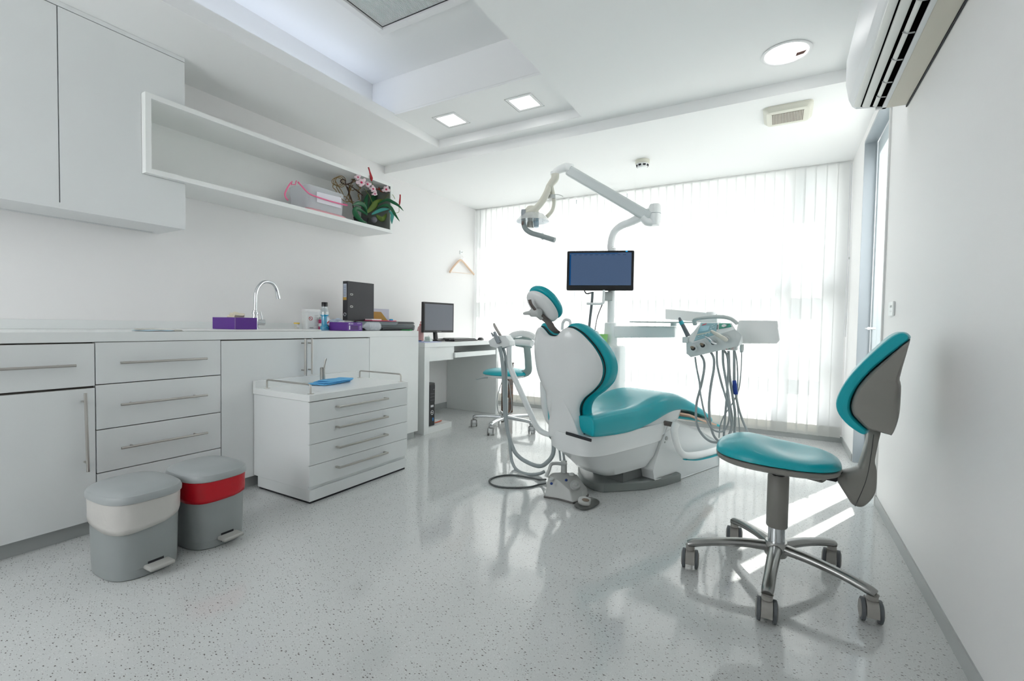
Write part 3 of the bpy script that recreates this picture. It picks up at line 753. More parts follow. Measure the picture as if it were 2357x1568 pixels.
pp = obj('paper_sheets', bx(-3.0, -2.77, 3.25, 3.50, ZD+.0003, ZD+.006), mat('bluish_paper', (0.50, 0.52, 0.72), 0.6), smooth=False); pp.location.z = 0
tag(pp, 'bluish sheets of paper at the left end of the desk top', 'papers')
bpn = obj('blue_tray', bx(-3.10, -2.90, 3.255, 3.37, ZD+.0065, ZD+.016), mat('navy_plastic', (0.02, 0.06, 0.20), 0.4), smooth=False, bevel=.002)
bpn.location.z = 0; tag(bpn, 'dark blue flat tray on the papers behind the desk edge', 'tray')
# computer tower
ct = thing('computer_tower', 'slim black computer tower standing on the desk foot shelf', 'computer', (-2.96, ux(994, 950, -2.785).y, .0555))
b = B(); box(b, -.20, .175, -.045, .045, 0, .40); obj('case', b, BLACK, ct, smooth=False, bevel=.008)
b = B(); box(b, .1751, .179, -.038, .038, .22, .38); obj('front_panel', b, BLACKM, ct, smooth=False, bevel=.003)
b = B()
for z in (.24, .27, .30): box(b, .179, .1800, -.030, .030, z, z+.003)
box(b, .179, .1805, .01, .03, .335, .342)
obj('drive_slots', b, mat('slot_grey', (.12, .12, .13), .4), ct, smooth=False)
obj('sticker', bx(.1752, .176, -.018, .022, .175, .195), mat('sticker_silver', (.6, .6, .62), .4), ct, smooth=False)
obj('blue_sticker', bx(.1752, .176, .008, .024, .045, .075), mat('sticker_blue', srgb(40, 120, 190), .4), ct, smooth=False)
b = B(); tube(b, [(.176, .002+.019*math.cos(a), .125+.019*math.sin(a)) for a in [2*PI*i/28 for i in range(28)]], .0022, 8, closed=True); obj('emblem_ring', b, CHROME, ct)
text_obj('emblem_letters', 'DELL', .013, mat('emblem_white', (.75, .75, .75), .4), frame4((.1762, .002, .125), (0, 1, 0), (0, 0, 1)), ct)
cb2 = obj('computer_cable', tube(B(), [(-2.85, 3.345, .79), (-2.85, 3.345, .66), (-2.84, 3.35, .60), (-2.84, 3.36, .57), (-2.87, 3.36, .555)], .005, 8, sm=6), BLACKM)
tag(cb2, 'black cable hanging down inside the desk above the tower', 'cable')
rt = obj('orange_tag', tube(B(), [(-2.86, 3.46, .060), (-2.84, 3.53, .060), (-2.85, 3.61, .062)], .012, 6, sm=3, flat=(1, .25, (0, 0, 1))), mat('orange_red', (0.75, 0.16, 0.08), 0.5))
tag(rt, 'orange red strip lying on the desk foot shelf by the tower', 'strip')

# hook and hanger on left wall
hk = thing('wall_hook', 'small white wall hook above the wooden hanger', 'hook', (XL, 0, 0)); p = ux(1060, 581, XL+.001); hk.location = p
b = B(); box(b, 0, .010, -.018, .018, -.025, .02); tube(b, [(.008, 0, .005), (.03, 0, -.005), (.035, 0, .01)], .004, 8); obj('hook', b, WPL, hk, bevel=.002)
hg = thing('coat_hanger', 'pale wooden coat hanger hanging on the left wall', 'hanger', (XL+.03, p.y, 0))
q = lambda x, y: ux(x, y, XL+.03)-Vector((XL+.03, p.y, 0))
WOOD = mat('pale_wood', (0.72, 0.52, 0.38), 0.45, mottle=.1)
b = B(); tube(b, [q(1035, 627), q(1043, 615), q(1053, 604), q(1060, 599), q(1067, 604), q(1078, 617), q(1091, 632)], .013, 12, sm=5, flat=(.7, 1, (0, 0, 1))); obj('shoulders', b, WOOD, hg)
b = B(); cyl(b, q(1036, 626), q(1089, 631), .004, n=8); obj('bar', b, mat('wood_light', (.8, .68, .58), .5), hg)
b = B(); z0 = q(1060, 600).z; tube(b, [(0, 0, z0), (0, 0, z0+.03), (0, .014, z0+.045), (0, 0, z0+.062), (0, -.012, z0+.05)], .002, 8, sm=5); obj('hook', b, CHROME, hg)

# ------------------------------------------------------------------ shelf contents
st = thing('storage_box', 'frosted plastic box with pink handle and pink base on the shelf', 'box')
sy0 = ux(663, 470, -3.12).y; sy1 = ux(797, 480, -3.12).y; zs = 1.8465
sy0 = ux(712, 470, -3.13).y; sy1 = ux(798, 480, -3.13).y
b = B()
def rr_(x0, x1, y0_, y1_, z, r=.02):
    return [((x0+x1)/2+u*(x1-x0)/2, (y0_+y1_)/2+v*(y1_-y0_)/2, z) for u, v in super_out(1, 1, 8, 32)]
X0, X1 = -3.39, -3.14
loft(b, [rr_(X0+.01, X1-.01, sy0+.0, sy1-.01, zs+.0325), rr_(X0, X1, sy0-.005, sy1, zs+.205)], cap=True)
obj('tub', b, FROST, st, ang=60)
b = loft(B(), [rr_(X0-.004, X1+.012, sy0-.02, sy1+.008, zs+.0005), rr_(X0-.006, X1+.016, sy0-.02, sy1+.010, zs+.020), rr_(X0+.01, X1-.006, sy0, sy1-.006, zs+.032)])
obj('lid', b, mat('pink_plastic_pale', (0.82, 0.42, 0.46), 0.35), st)
PINK = mat('pink_plastic', srgb(238, 120, 160), 0.35)
hx_ = X1+.012; H_at = lambda x, y: ux(x, y, hx_)
b = B(); tube(b, [H_at(686, 419), H_at(694, 428), H_at(705, 440), H_at(718, 449), H_at(760, 463), H_at(798, 473)], .0055, 10, sm=5)
e_ = H_at(798, 473); tube(b, [e_, e_+Vector((-.01, .012, .008)), e_+Vector((-.05, .014, .02)), e_+Vector((-.09, .012, .03))], .0055, 10, sm=4)
tube(b, [H_at(670, 420), H_at(662, 432), H_at(656, 446), H_at(658, 455), H_at(663, 461)], .0055, 10, sm=5)
tube(b, [H_at(672, 417), H_at(671, 425), H_at(680, 425), H_at(682, 416)], .004, 8)
obj('handle', b, PINK, st)
yl0, yl1 = ux(729, 450, X1+.004).y, ux(785, 460, X1+.004).y
obj('label', prism(B(), [ux(729, 441, X1+.004), ux(785.5, 455, X1+.004), ux(785.5, 480, X1+.004), ux(729, 465, X1+.004)], (.001, 0, 0)), mat('label_lilac', (.78, .78, .84), .5), st, smooth=False)

# artificial orchid in a black pot
oc = thing('orchid', 'artificial pink and white orchid in a black pot on the shelf end', 'flowers')
XO = -3.16
O = lambda x, y, X=XO: ux(x, y, X)
pc = O(858, 500, -3.22); 
LEAFD = mat('leaf_dark', (0.012, 0.12, 0.045), 0.35, mottle=.3); LEAFL = mat('leaf_light', (0.12, 0.20, 0.025), 0.4, mottle=.3); LEAFT = mat('leaf_teal', (0.05, 0.30, 0.26), 0.4)
pot = lathe(B(), [(0, 1.8465), (.045, 1.8465), (.060, 1.92), (.064, 1.93), (.056, 1.93), (.05, 1.92), (0, 1.92)], (XO-.10, O(853, 495).y-.02, 0), 28)
obj('pot', pot, BLACKM, oc)
b = B(); bmesh.ops.create_icosphere(b, subdivisions=3, radius=.026, matrix=Matrix.Translation(O(861, 506, -3.115))); obj('ball', b, mat('grey_ball', (.12, .12, .14), .35), oc)
def leaf(pts, w, m, droop=.14, name='leaf', parent=oc):
    w *= 1.45; P = smoothpath(pts, 6); b = B(); n = len(P); rows = []
    for i, p in enumerate(P):
        t = i/(n-1); tg = (P[min(i+1, n-1)]-P[max(i-1, 0)]).normalized()
        view = Vector((1, -.6, -.5)).normalized(); sd = tg.cross(view).normalized(); up = sd.cross(tg).normalized()
        ww = w*1.08*max(.02, math.sin(PI*min(1, t*.90+.08))**1.15)
        rows.append([b.verts.new(p-sd*ww+up*ww*droop*-1), b.verts.new(p-sd*ww*.5-up*ww*droop*.25), b.verts.new(p+up*0), b.verts.new(p+sd*ww*.5-up*ww*droop*.25), b.verts.new(p+sd*ww-up*ww*droop)])
    for a, c_ in zip(rows[:-1], rows[1:]):
        for k in range(4): b.faces.new((a[k], a[k+1], c_[k+1], c_[k]))
    o = obj(name, b, m, parent, ang=80); s_ = o.modifiers.new('s', 'SOLIDIFY'); s_.thickness = .0008
    return o
leaf([O(842, 491), O(858, 478), O(868, 466), O(882, 459)], .018, LEAFL)
leaf([O(843, 488), O(842, 465, -3.2), O(848, 445, -3.22)], .013, LEAFD)
leaf([O(850, 480, -3.2), O(862, 455, -3.22), O(874, 437, -3.25)], .018, LEAFD)
leaf([O(845, 492), O(838, 474, -3.12), O(824, 468, -3.11), O(810, 473, -3.10)], .012, LEAFD)
leaf([O(846, 495), O(822, 480, -3.1), O(818, 492, -3.09), O(832, 508, -3.08), O(845, 513, -3.08)], .014, LEAFD)
leaf([O(855, 494), O(876, 484, -3.12), O(896, 481, -3.08)], .010, LEAFT)
leaf([O(868, 480), O(884, 473, -3.1), O(898, 477, -3.06), O(910, 495, -3.03), O(920, 510, -3.02)], .010, LEAFD)
leaf([O(870, 470), O(890, 460, -3.08), O(905, 466, -3.04), O(918, 474, -3.02), O(929, 486, -3.01)], .009, LEAFD)
leaf([O(895, 485, -3.06), O(903, 494, -3.05), O(902, 505, -3.05), O(902, 516, -3.05)], .010, LEAFT)
leaf([O(866, 495), O(880, 505, -3.12), O(892, 490, -3.12)], .014, LEAFL)
STEM = mat('stem_green', (0.16, 0.20, 0.04), 0.5)
for pts in ([O(857, 467), O(850, 450, -3.13), O(838, 434, -3.12)], [O(882, 465), O(890, 452, -3.1), O(899, 445, -3.09)], [O(883, 462), O(883, 450), O(886, 440)], [O(864, 440), O(858, 425, -3.1), O(855, 415, -3.1)],
            [O(900, 445), O(905, 450, -3.05), O(909, 458, -3.04)], [O(918, 473, -3.03), O(918, 488, -3.03), O(908, 490, -3.04), O(900, 487, -3.06)]):
    obj('stem', tube(B(), pts, .0022, 6, sm=4), STEM, oc)
PET = mat('petal_pale', (0.78, 0.62, 0.66), 0.5); PETC = mat('petal_magenta', srgb(190, 10, 80), 0.5); BUD = mat('bud_red', srgb(165, 22, 35), 0.5)
def flower(c_, r, rot=0):
    b = B(); n = Vector((1, -.55, -.35)).normalized(); e1_ = n.cross(Vector((0, 0, 1))).normalized(); e2_ = n.cross(e1_)
    for k in range(5):
        a = rot+k*2*PI/5; d = e1_*math.cos(a)+e2_*math.sin(a); sd = -e1_*math.sin(a)+e2_*math.cos(a)
        wv = 1+.25*math.sin(k*2.3+rot*5); V = [c_, c_+d*r*.5-sd*r*.46+n*.002, c_+d*r*.5+sd*r*.46+n*.002, c_+d*r*wv-sd*r*.34-n*.008, c_+d*r*wv+sd*r*.30-n*.002, c_+d*r*1.12*wv-n*.012]
        v = [b.verts.new(p) for p in V]; b.faces.new((v[0], v[1], v[2])); b.faces.new((v[1], v[3], v[4], v[2])); b.faces.new((v[3], v[5], v[4]))
    o = obj('flower', b, PET, oc, smooth=False); s_ = o.modifiers.new('s', 'SOLIDIFY'); s_.thickness = .001
    b = B(); bmesh.ops.create_icosphere(b, subdivisions=2, radius=r*.34, matrix=Matrix.Translation(c_+n*.004) @ Matrix.Diagonal((.6, 1, .8, 1)).to_4x4()); obj('flower_centre', b, PETC, o)
for (x, y, r, ro) in ((832, 420, .034, .2), (846, 424, .027, .8), (889, 436, .031, .5), (859, 435, .027, 1.2), (824, 408, .022, .1), (863, 446, .020, .4)): flower(O(x, y, -3.09), r, ro)
for (pts, rs) in (([O(855, 417, -3.07), O(855, 410, -3.07), O(851, 395, -3.07), O(848, 385, -3.07)], [.004, .012, .006, .006]), ([O(919, 474, -3.02), O(920, 466, -3.02), O(921, 455, -3.02), O(921, 448, -3.02)], [.003, .008, .006, .006])):
    obj('bud', tube(B(), pts, rs, 10, sm=4), BUD, oc)
for (pts) in ([O(866, 434), O(872, 437), O(872, 431), O(876, 440), O(882, 442)],):
    obj('tendril', tube(B(), pts, .0035, 8, sm=4), mat('red_tendril', (.40, .04, .02), .5), oc)
TWG = mat('twig_brown', (0.045, 0.02, 0.012), 0.6); TWG2 = mat('root_ochre', (0.22, 0.14, 0.05), 0.7)
tw = thing('twig_bundle', 'brown twisted twigs and pale roots between box and orchid', 'twigs')
for k, pts in enumerate(([O(822, 406, -3.2), O(814, 414, -3.2), O(806, 422, -3.2), O(793, 424, -3.2), O(784, 418, -3.2), O(788, 413, -3.2), O(795, 416, -3.2), O(796, 426, -3.2), O(805, 448, -3.22), O(812, 470, -3.25), O(815, 500, -3.3)],
                         [O(798, 424, -3.2), O(810, 430, -3.2), O(822, 440, -3.2), O(835, 450, -3.2)], [O(800, 430, -3.2), O(803, 445, -3.2), O(808, 462, -3.2)])):
    obj('twig', tube(B(), pts, .0045, 7, sm=5), TWG, tw)
random.seed(5)
for k in range(9):
    x, y = 768+random.random()*55, 414+random.random()*14
    pts = [O(x, y, -3.25+.01*k)]
    for j in range(6):
        x += random.uniform(-7, 11); y += random.uniform(-3, 15); pts.append(O(min(x, 850), min(y, 470), -3.24+.01*k+random.uniform(-.02, .02)))
    obj('root', tube(B(), pts, .0032, 6, sm=4), TWG2, tw)
for k in range(3):
    cxx, cyy = 776+k*4, 418
    obj('root', tube(B(), [O(cxx+12*math.cos(a), cyy+(9+2*k)*math.sin(a), -3.2) for a in [2*PI*i/10 for i in range(10)]], .003, 6, sm=3, closed=True), TWG2, tw)

# ------------------------------------------------------------------ ceiling fittings
def downlight(x, y, z, lab):
    t = thing('square_downlight', lab, 'ceiling light', (x, y, z), 0, 'square recessed downlights'); h = .105
    b = B()
    for a in ((-h, h, -h, -h+.022), (-h, h, h-.022, h), (-h, -h+.022, -h+.022, h-.022), (h-.022, h, -h+.022, h-.022)): box(b, *a, -.006, -.0005)
    obj('frame', b, WHITE, t, smooth=False, bevel=.0015)
    b = B()
    for a in ((-h-.006, h, h, h+.008), (-h-.006, -h, -h, h)): box(b, *a, -.003, -.0006)
    obj('shadow_gap', b, mat('gap_grey', (.25, .26, .25), .7), t, smooth=False)
    obj('diffuser', bx(-h+.022, h-.022, -h+.022, h-.022, -.0035, -.0008), emitmat('lamp_white', (1, 1, 1), 4), t, smooth=False)
downlight(-2.325, 3.03, Z2, 'square recessed ceiling light nearer the left wall')
downlight(-1.67, 3.045, Z2, 'square recessed ceiling light farther from the left wall')
rl = thing('round_downlight', 'round recessed ceiling light with a dark flake inside, upper right', 'ceiling light', (-.018, 3.09, Z1))
b = B(); tube(b, [(.118*math.cos(a), .118*math.sin(a), -.003) for a in [2*PI*i/48 for i in range(48)]], .010, 8, closed=True, flat=(1, .4, (0, 0, 1))); obj('ring', b, WHITE, rl)
obj('diffuser', lathe(B(), [(0, -.0025), (.108, -.0025), (.108, -.0008), (0, -.0008)], n=48), emitmat('lamp_white', (1, 1, 1), 4), rl)
b = prism(B(), [(.045, .050, -.004), (.085, .040, -.004), (.100, .005, -.004), (.050, .015, -.004)], (0, 0, -.002)); obj('flake', b, mat('flake_brown', (.10, .04, .03), .7), rl, smooth=False)
# exhaust vent
ev = thing('exhaust_vent', 'cream square exhaust fan grille on the ceiling near the window', 'vent', (-.002, 3.735, ZS))
b = B(); h = .145
lo_ = lambda s, z: [(u*h*s, v*h*s, z) for u, v in super_out(1, 1, 9, 40)]
loft(b, [lo_(1.0, -.0005), lo_(1.0, -.012), lo_(.86, -.034), lo_(.74, -.036)])
obj('frame', b, CREAM, ev)
b = B()
for i in range(22): x = -.092+i*.0088; box(b, x-.0016, x+.0016, -.085, .085, -.0395, -.0365)
obj('grille', b, CREAM, ev, smooth=False)
obj('backing', bx(-.094, .094, -.086, .086, -.0372, -.036), mat('vent_dark', (.24, .20, .17), .7), ev, smooth=False)
# smoke detector
sd = thing('smoke_detector', 'round white smoke detector on the ceiling near the blinds', 'smoke detector', (-1.109, 4.217, ZS))
obj('base', lathe(B(), [(0, -.0005), (.062, -.0005), (.062, -.028), (.055, -.034), (0, -.034)], n=32), CREAM, sd)
obj('cap', lathe(B(), [(0, -.034), (.054, -.034), (.05, -.05), (.036, -.068), (0, -.072)], n=32), WPL, sd)
b = B()
for k in range(8):
    a = k*PI/4-.2; 
    for j in range(1):
        ca, sa = math.cos(a), math.sin(a); c_ = Vector((ca*.049, sa*.049, -.0485)); tt = Vector((-sa, ca, 0)); nn = Vector((ca, sa, -.4)).normalized(); uu = nn.cross(tt)
        hexa(b, [c_+tt*x+uu*y+nn*z for z in (-.002, .003) for x, y in ((-.012, -.008), (.012, -.008), (.012, .008), (-.012, .008))])
obj('vents', b, BLACKM, sd, smooth=False)
# cassette grille in the raised ceiling well
cg = thing('return_grille', 'large rectangular mesh grille in the raised ceiling recess', 'grille', (-2.335, 2.295, Z3))
gx, gy = .95, -1.6
b = B()
for a in ((0, gx, -.045, 0), (0, .045, gy, -.045), (gx-.045, gx, gy, -.045), (0.045, gx-.045, gy, gy+.045)): box(b, *a, -.028, -.0005)
obj('frame', b, WHITE, cg, smooth=False, bevel=.002)
b = B()
for a in ((.045, gx-.045, -.053, -.045), (.045, .053, gy+.045, -.053), (gx-.053, gx-.045, gy+.045, -.053)): box(b, *a, -.012, -.0005)
obj('shadow_gap', b, BLACKM, cg, smooth=False)
b = B(); n_ = 95
for i in range(n_):
    x = .055+i*(gx-.11)/n_; box(b, x, x+.0045, gy+.053, -.055, -.014, -.008)
obj('mesh_panel', b, mat('mesh_grey', (.82, .82, .83), .5), cg, smooth=False)
obj('backing', bx(.053, gx-.053, gy+.053, -.053, -.006, -.001), mat('mesh_back', (.66, .66, .68), .6), cg, smooth=False)
obj('catch', bx(.36, .40, -.024, -.012, -.024, -.0205), mat('catch_grey', (.4, .4, .4), .5), cg, smooth=False)
# cove lamp lying on the hidden ledge of the recess
cl = thing('cove_lamp', 'hidden linear cove lamp on the left ledge of the ceiling recess', 'lamp', (-2.86, 1.5, 2.646))
obj('tube', cyl(B(), (0, -1.15, .02), (0, 1.15, .02), .012), emitmat('cove_cool', (.72, .80, 1.0), 2.0), cl)
obj('holder', bx(-.02, .02, -1.18, 1.18, .0005, .008), WPL, cl, smooth=False)

# air conditioner on right wall
ac = thing('air_conditioner', 'long white wall air conditioner with open vanes, upper right', 'air conditioner', (0, 0, 0))
ay0, ay1 = 1.55, 2.975
prof = [(.503, 2.107), (.503, 2.44), (.30, 2.44), (.262, 2.42), (.253, 2.38), (.253, 2.26), (.268, 2.18), (.283, 2.145), (.300, 2.130)]
def sec(y, k=1.0): return [(x, y, z) for x, z in prof]
ins = lambda y, k: [(.503-(.503-x)*k, y, 2.27+(z-2.27)*k) for x, z in prof]
b = B(); loft(b, [ins(ay1, .96), sec(ay1-.01), sec(ay0)]); obj('housing', b, mat('ac_white', (.74, .75, .76), .45), ac, ang=12)
# underside: beige rear panel, outlet with vanes
obj('bottom_panel', bx(.418, .497, ay0+.02, ay1-.03, 2.1015, 2.1065), mat('ac_beige', (.62, .585, .50), .4), ac, smooth=False, bevel=.002)
obj('wall_gap', bx(.498, .5035, ay0, ay1-.01, 2.098, 2.106), BLACKM, ac, smooth=False)
b = B(); hexa(b, [(.300, ay0+.2, 2.1275), (.402, ay0+.2, 2.105), (.402, ay1-.045, 2.105), (.300, ay1-.045, 2.1275), (.300, ay0+.2, 2.1300), (.402, ay0+.2, 2.109), (.402, ay1-.045, 2.109), (.300, ay1-.045, 2.1300)])
obj('outlet', b, mat('void_black', (.002, .002, .002), .9, spec=0.0), ac, smooth=False)
b = B()
for yv in (1.85, 2.05, 2.25, 2.45, 2.65, 2.8): tube(b, [(.395, yv, 2.101), (.375, yv+.01, 2.108), (.36, yv, 2.111)], .003, 6)
obj('fins', b, mat('fin_grey', (.45, .45, .45), .5), ac)
b = B(); box(b, .400, .418, ay0+.1, ay1-.03, 2.099, 2.110); box(b, .375, .418, ay1-.05, ay1-.028, 2.099, 2.115)
obj('outlet_rim', b, mat('ac_rim', (.70, .71, .71), .4), ac, smooth=False, bevel=.002)
vx = lambda px: uz(px, 140, 2.112).x
for (pa_, pb_, zc, an) in ((2003, 2020, 2.126, .35), (2024, 2044, 2.118, .35), (2051, 2063, 2.113, .5)):
    xc = (vx(pa_)+vx(pb_))/2; w = abs(vx(pb_)-vx(pa_))/2/math.cos(an)
    b = B(); ca, sa = math.cos(an), math.sin(an)
    ring = [(xc+(u*w*ca - v*.004*sa), zc-(u*w*sa + v*.004*ca)) for u, v in super_out(1, 1, 2.2, 16)]
    loft(b, [[(x, ay0+.22, z) for x, z in ring], [(x, ay1-.055, z) for x, z in ring]])
    obj('vane', b, mat('ac_vane', (.66, .665, .63), .35), ac)
# outlet
ol = thing('power_outlet', 'white power socket plate on the right wall by the door', 'outlet', tuple(ux(2055, 711, XR-.0005)))
b = B(); box(b, -.010, 0, -.055, .055, -.037, .037); obj('plate', b, WPL, ol, smooth=False, bevel=.003)
b = B()
for y in (-.028, .0): 
    box(b, -.0108, -.0100, y-.006, y-.003, .006, .018); box(b, -.0108, -.01, y+.005, y+.008, .006, .018); box(b, -.0108, -.01, y-.001, y+.002, -.018, -.010)
obj('socket_holes', b, GPL2, ol, smooth=False)

# ------------------------------------------------------------------ vertical blind
bl = thing('vertical_blind', 'full width white vertical blinds covering the back window', 'blinds', (0, 0, 0))
obj('head_rail', bx(XL+.005, XR-.01, 5.040, 5.065, ZS-.02, ZS-.0005), WHITE, bl, smooth=False)
sw = .0935; pitch = .0812
def slat_mesh():
    b = B(); n = 7; rows = []
    for k in range(n):
        u = k/(n-1)-.5; rows.append((u*sw, .004*math.cos(u*PI*1.0)))
    zs_ = [.05, .148, .1481, 1.2, ZS-.003]
    g_ = [[b.verts.new((x, y, z)) for x, y in rows] for z in zs_]
    for a, c_ in zip(g_[:-1], g_[1:]):
        for k in range(n-1): b.faces.new((a[k], a[k+1], c_[k+1], c_[k]))
    return b
hem = B(); box(hem, -sw/2+.002, sw/2-.002, .0045, .0060, .052, .146)
s0 = None; x = XR-.02-sw/2; i = 0
gaps = (-1.47, -2.10)
SLATS = []
while x > XL+.03:
    skip = False
    ang = math.radians(-7+2.0*math.sin(i*1.7))
    extra = 0.0165 if any(abs(x-gp_) < pitch/2 for gp_ in gaps) else 0
    x -= extra
    if s0 is None:
        s0 = obj('slat', slat_mesh(), BLIND, bl, recalc=False, ang=70)
        h0 = obj('hem_weight', hem, HEMM, s0, smooth=False)
        so, ho = s0, h0
    else:
        so = s0.copy(); COL.objects.link(so); so.parent = bl
        ho = h0.copy(); COL.objects.link(ho); ho.parent = so
    so.location = (x, 5.03, 0); so.rotation_euler = (0, 0, ang)
    x -= pitch; i += 1
b = B()
pch = uy(1957, 500, 4.98)
tube(b, [(pch.x, 4.99, 2.45), (pch.x+.004, 4.985, 1.6), (pch.x, 4.98, .95), (pch.x-.012, 4.98, .95), (pch.x-.008, 4.985, 1.6), (pch.x-.012, 4.99, 2.45)], .0028, 6)
obj('control_chain', b, mat('chain_white', (.75, .76, .78), .4), bl)
obj('chain_joint', lathe(B(), [(0, 1.62), (.005, 1.62), (.005, 1.64), (0, 1.64)], (pch.x+.004, 4.985, 0), 10), GPL2, bl)

# ------------------------------------------------------------------ stools
def star_base(t, angs, R, zh, zt, m, cm, wheelm, k=1.0, hubr=.042):
    "five cast legs with twin wheel castors, parts of thing t (local coordinates)"
    hub = lathe(B(), [(0, zh-.045), (hubr*.9, zh-.045), (hubr*1.15, zh-.02), (hubr*1.1, zh), (hubr*.9, zh+.012), (0, zh+.012)], n=28)
    obj('hub', hub, m, t)
    for a in angs:
        a = math.radians(a); d = Vector((math.cos(a), math.sin(a), 0))
        pts = [d*hubr*.4+Vector((0, 0, zh-.012)), d*R*.35+Vector((0, 0, zh-.012)), d*R*.7+Vector((0, 0, (zh+zt)/2-.004)), d*R*.95+Vector((0, 0, zt)), d*R*1.03+Vector((0, 0, zt-.008))]
        lg = obj('leg', tube(B(), pts, [1.1*k, .95*k, .85*k, .85*k, .7*k], 14, sm=5, flat=(.024, .0185, (0, 0, 1))), m, t)
        tip = d*R; wp_ = t.location+tip; ca = math.atan2(-wp_.x, wp_.y)+random.uniform(-.22, .22)
        w = Vector((math.cos(ca), math.sin(ca), 0)); f = Vector((-w.y, w.x, 0))
        o_ = tip+f*.012*k; wr = (zt-.030)/2.15; 
        b = B(); lathe(b, [(0, zt-.030), (.017*k, zt-.030), (.017*k, zt-.016), (.020*k, zt-.012), (0, zt-.012)], tip, 18)
        # hood: arc shell between / over the wheels
        n = 12; rings = []
        for i in range(n+1):
            th = math.radians(-10+200*i/n); r1 = wr*1.16
            for_ = f*(-math.cos(th))*r1; up = Vector((0, 0, wr+math.sin(th)*r1)); inn = f*(-math.cos(th))*wr*.35; iu = Vector((0, 0, wr+math.sin(th)*wr*.35))
            hw = .0175*k
            rings.append([o_+for_-w*hw+up, o_+for_+w*hw+up, o_+inn+w*hw+iu, o_+inn-w*hw+iu])
        loft(b, rings)
        obj('castor', b, cm, t)
        for s in (-1, 1):
            c0 = o_+w*s*.018*k+Vector((0, 0, wr)); c1_ = o_+w*s*.031*k+Vector((0, 0, wr))
            b = B(); tube(b, [c0, c0+(c1_-c0)*.1, c0+(c1_-c0)*.85, c1_], [wr*.9, wr, wr, wr*.88], 26)
            obj('wheel', b, wheelm, t)
            b = B(); tube(b, [c1_-w*s*.001, c1_+w*s*.002, c1_+w*s*.004], [wr*.78, wr*.76, wr*.5], 24); obj('wheel_cap', b, cm, t)
random.seed(11)
S0 = Vector((.010, 2.118, 0))
op = thing('operator_stool', 'large teal and grey operator stool with backrest, right foreground', 'stool', S0)
star_base(op, (194, 266, 336, 50, 122), .318, .152, .112, CASTM, mat('castor_grey', (.30, .29, .27), .45), mat('wheel_dark', (.10, .11, .12), .5))
obj('gas_lift', lathe(B(), [(0, .14), (.030, .14), (.030, .235), (0, .235)], n=28), CHROME, op)
b = lathe(B(), [(0, .222), (.036, .222), (.038, .226), (.0375, .424), (.035, .428), (.024, .428), (.024, .41), (0, .41)], n=30)
obj('lift_sleeve', b, GPL, op)
obj('upper_rod', lathe(B(), [(0, .40), (.019, .40), (.019, .475), (0, .475)], n=20), CHROME, op)
so2 = super_out(.214, .195, 2.5, 56, -.012, 0.0)
def seat_top(q, of, s):
    x, y = q; k = 1-s*s
    z = .505-.03*(x)+of*(1+.9*(-x)) 
    z -= .030*k*math.exp(-((x-.06)/.12)**2)
    z += .012*k*math.exp(-((x+.13)/.07)**2)*(1+.3*math.cos(y/.19*PI))
    z += .010*k*(y/.18)**2
    return Vector((x, y, z))
obj('seat_cushion', pillow(B(), so2, seat_top, .052, .004, 2.6, K=14), TEAL, op)
def seat_bot(q, of, s): return Vector((q[0]*1.005, q[1]*1.005, .4975-.03*q[0]+of-.012*max(0, q[0])*0))
obj('seat_pan', pillow(B(), so2, seat_bot, .004, .030, 4, K=8), GPL, op)
obj('seat_mount', lathe(B(), [(0, .478), (.060, .478), (.055, .465), (.03, .460), (0, .460)], (0, 0, -.0), 26), GPL, op)
YS = 2.03
def so_(pts, Y=YS, cen=S0): return [(uy(x, y, Y)-cen) for x, y in pts]
b = B(); prism(b, [Vector((p.x, -.055, p.z)) for p in so_([(1835, 1093), (1842, 1100), (1893, 1114), (1902, 1108), (1908, 1096)], 2.06)], (0, .11, 0)); obj('mechanism', b, GPL, op, bevel=.006)
b = B(); prism(b, [Vector((p.x, -.022, p.z)) for p in so_([(1898, 1106), (1926, 1112), (1944, 1089), (1926, 1091)], 2.09)], (0, .044, 0)); obj('joint_rubber', b, BLACKM, op, bevel=.004)
arm = so_([(2002, 985), (2028, 990), (2027, 1005), (2016, 1060), (2020, 1085), (2019, 1127), (2010, 1150), (1993, 1167), (1979, 1171), (1962, 1164), (1948, 1144), (1927, 1108), (1934, 1095), (1943, 1089), (1974, 1081), (1982, 1068), (1999, 1009)], 2.085)
o2 = [(p.x, p.z) for p in arm]
b = pillow(B(), sm2(o2, 3), lambda q, of, s: Vector((q[0], of, q[1])), .034, .034, 5, c=(uy(1990, 1110, 2.085).x-S0.x, uy(1990, 1110, 2.085).z), K=8)
obj('back_arm', b, GPL, op)
b = B(); pa = so_([(2011, 1000), (2003, 1060), (1992, 1110), (1968, 1166)], 2.085)
for p in pa: p.y = -.0345
tube(b, pa, .0008, 6, sm=3); obj('seam', b, BLACKM, op)
tealo = [(2055, 768), (2075, 764), (2088, 771), (2089, 782), (2055, 810), (2013, 844), (1982, 875), (1963, 903), (1954, 931), (1957, 953), (1971, 970), (1993, 990), (1991, 1000), (1977, 997), (1949, 979), (1926, 953), (1919, 928), (1926, 903), (1949, 866), (1982, 830), (2027, 788)]
shello = [(2089, 783), (2055, 810), (2013, 844), (1982, 875), (1963, 903), (1954, 931), (1957, 953), (1971, 970), (1993, 990), (2010, 993), (2044, 1002), (2051, 1002), (2061, 981), (2068, 950), (2071, 894), (2068, 872), (2090, 793)]
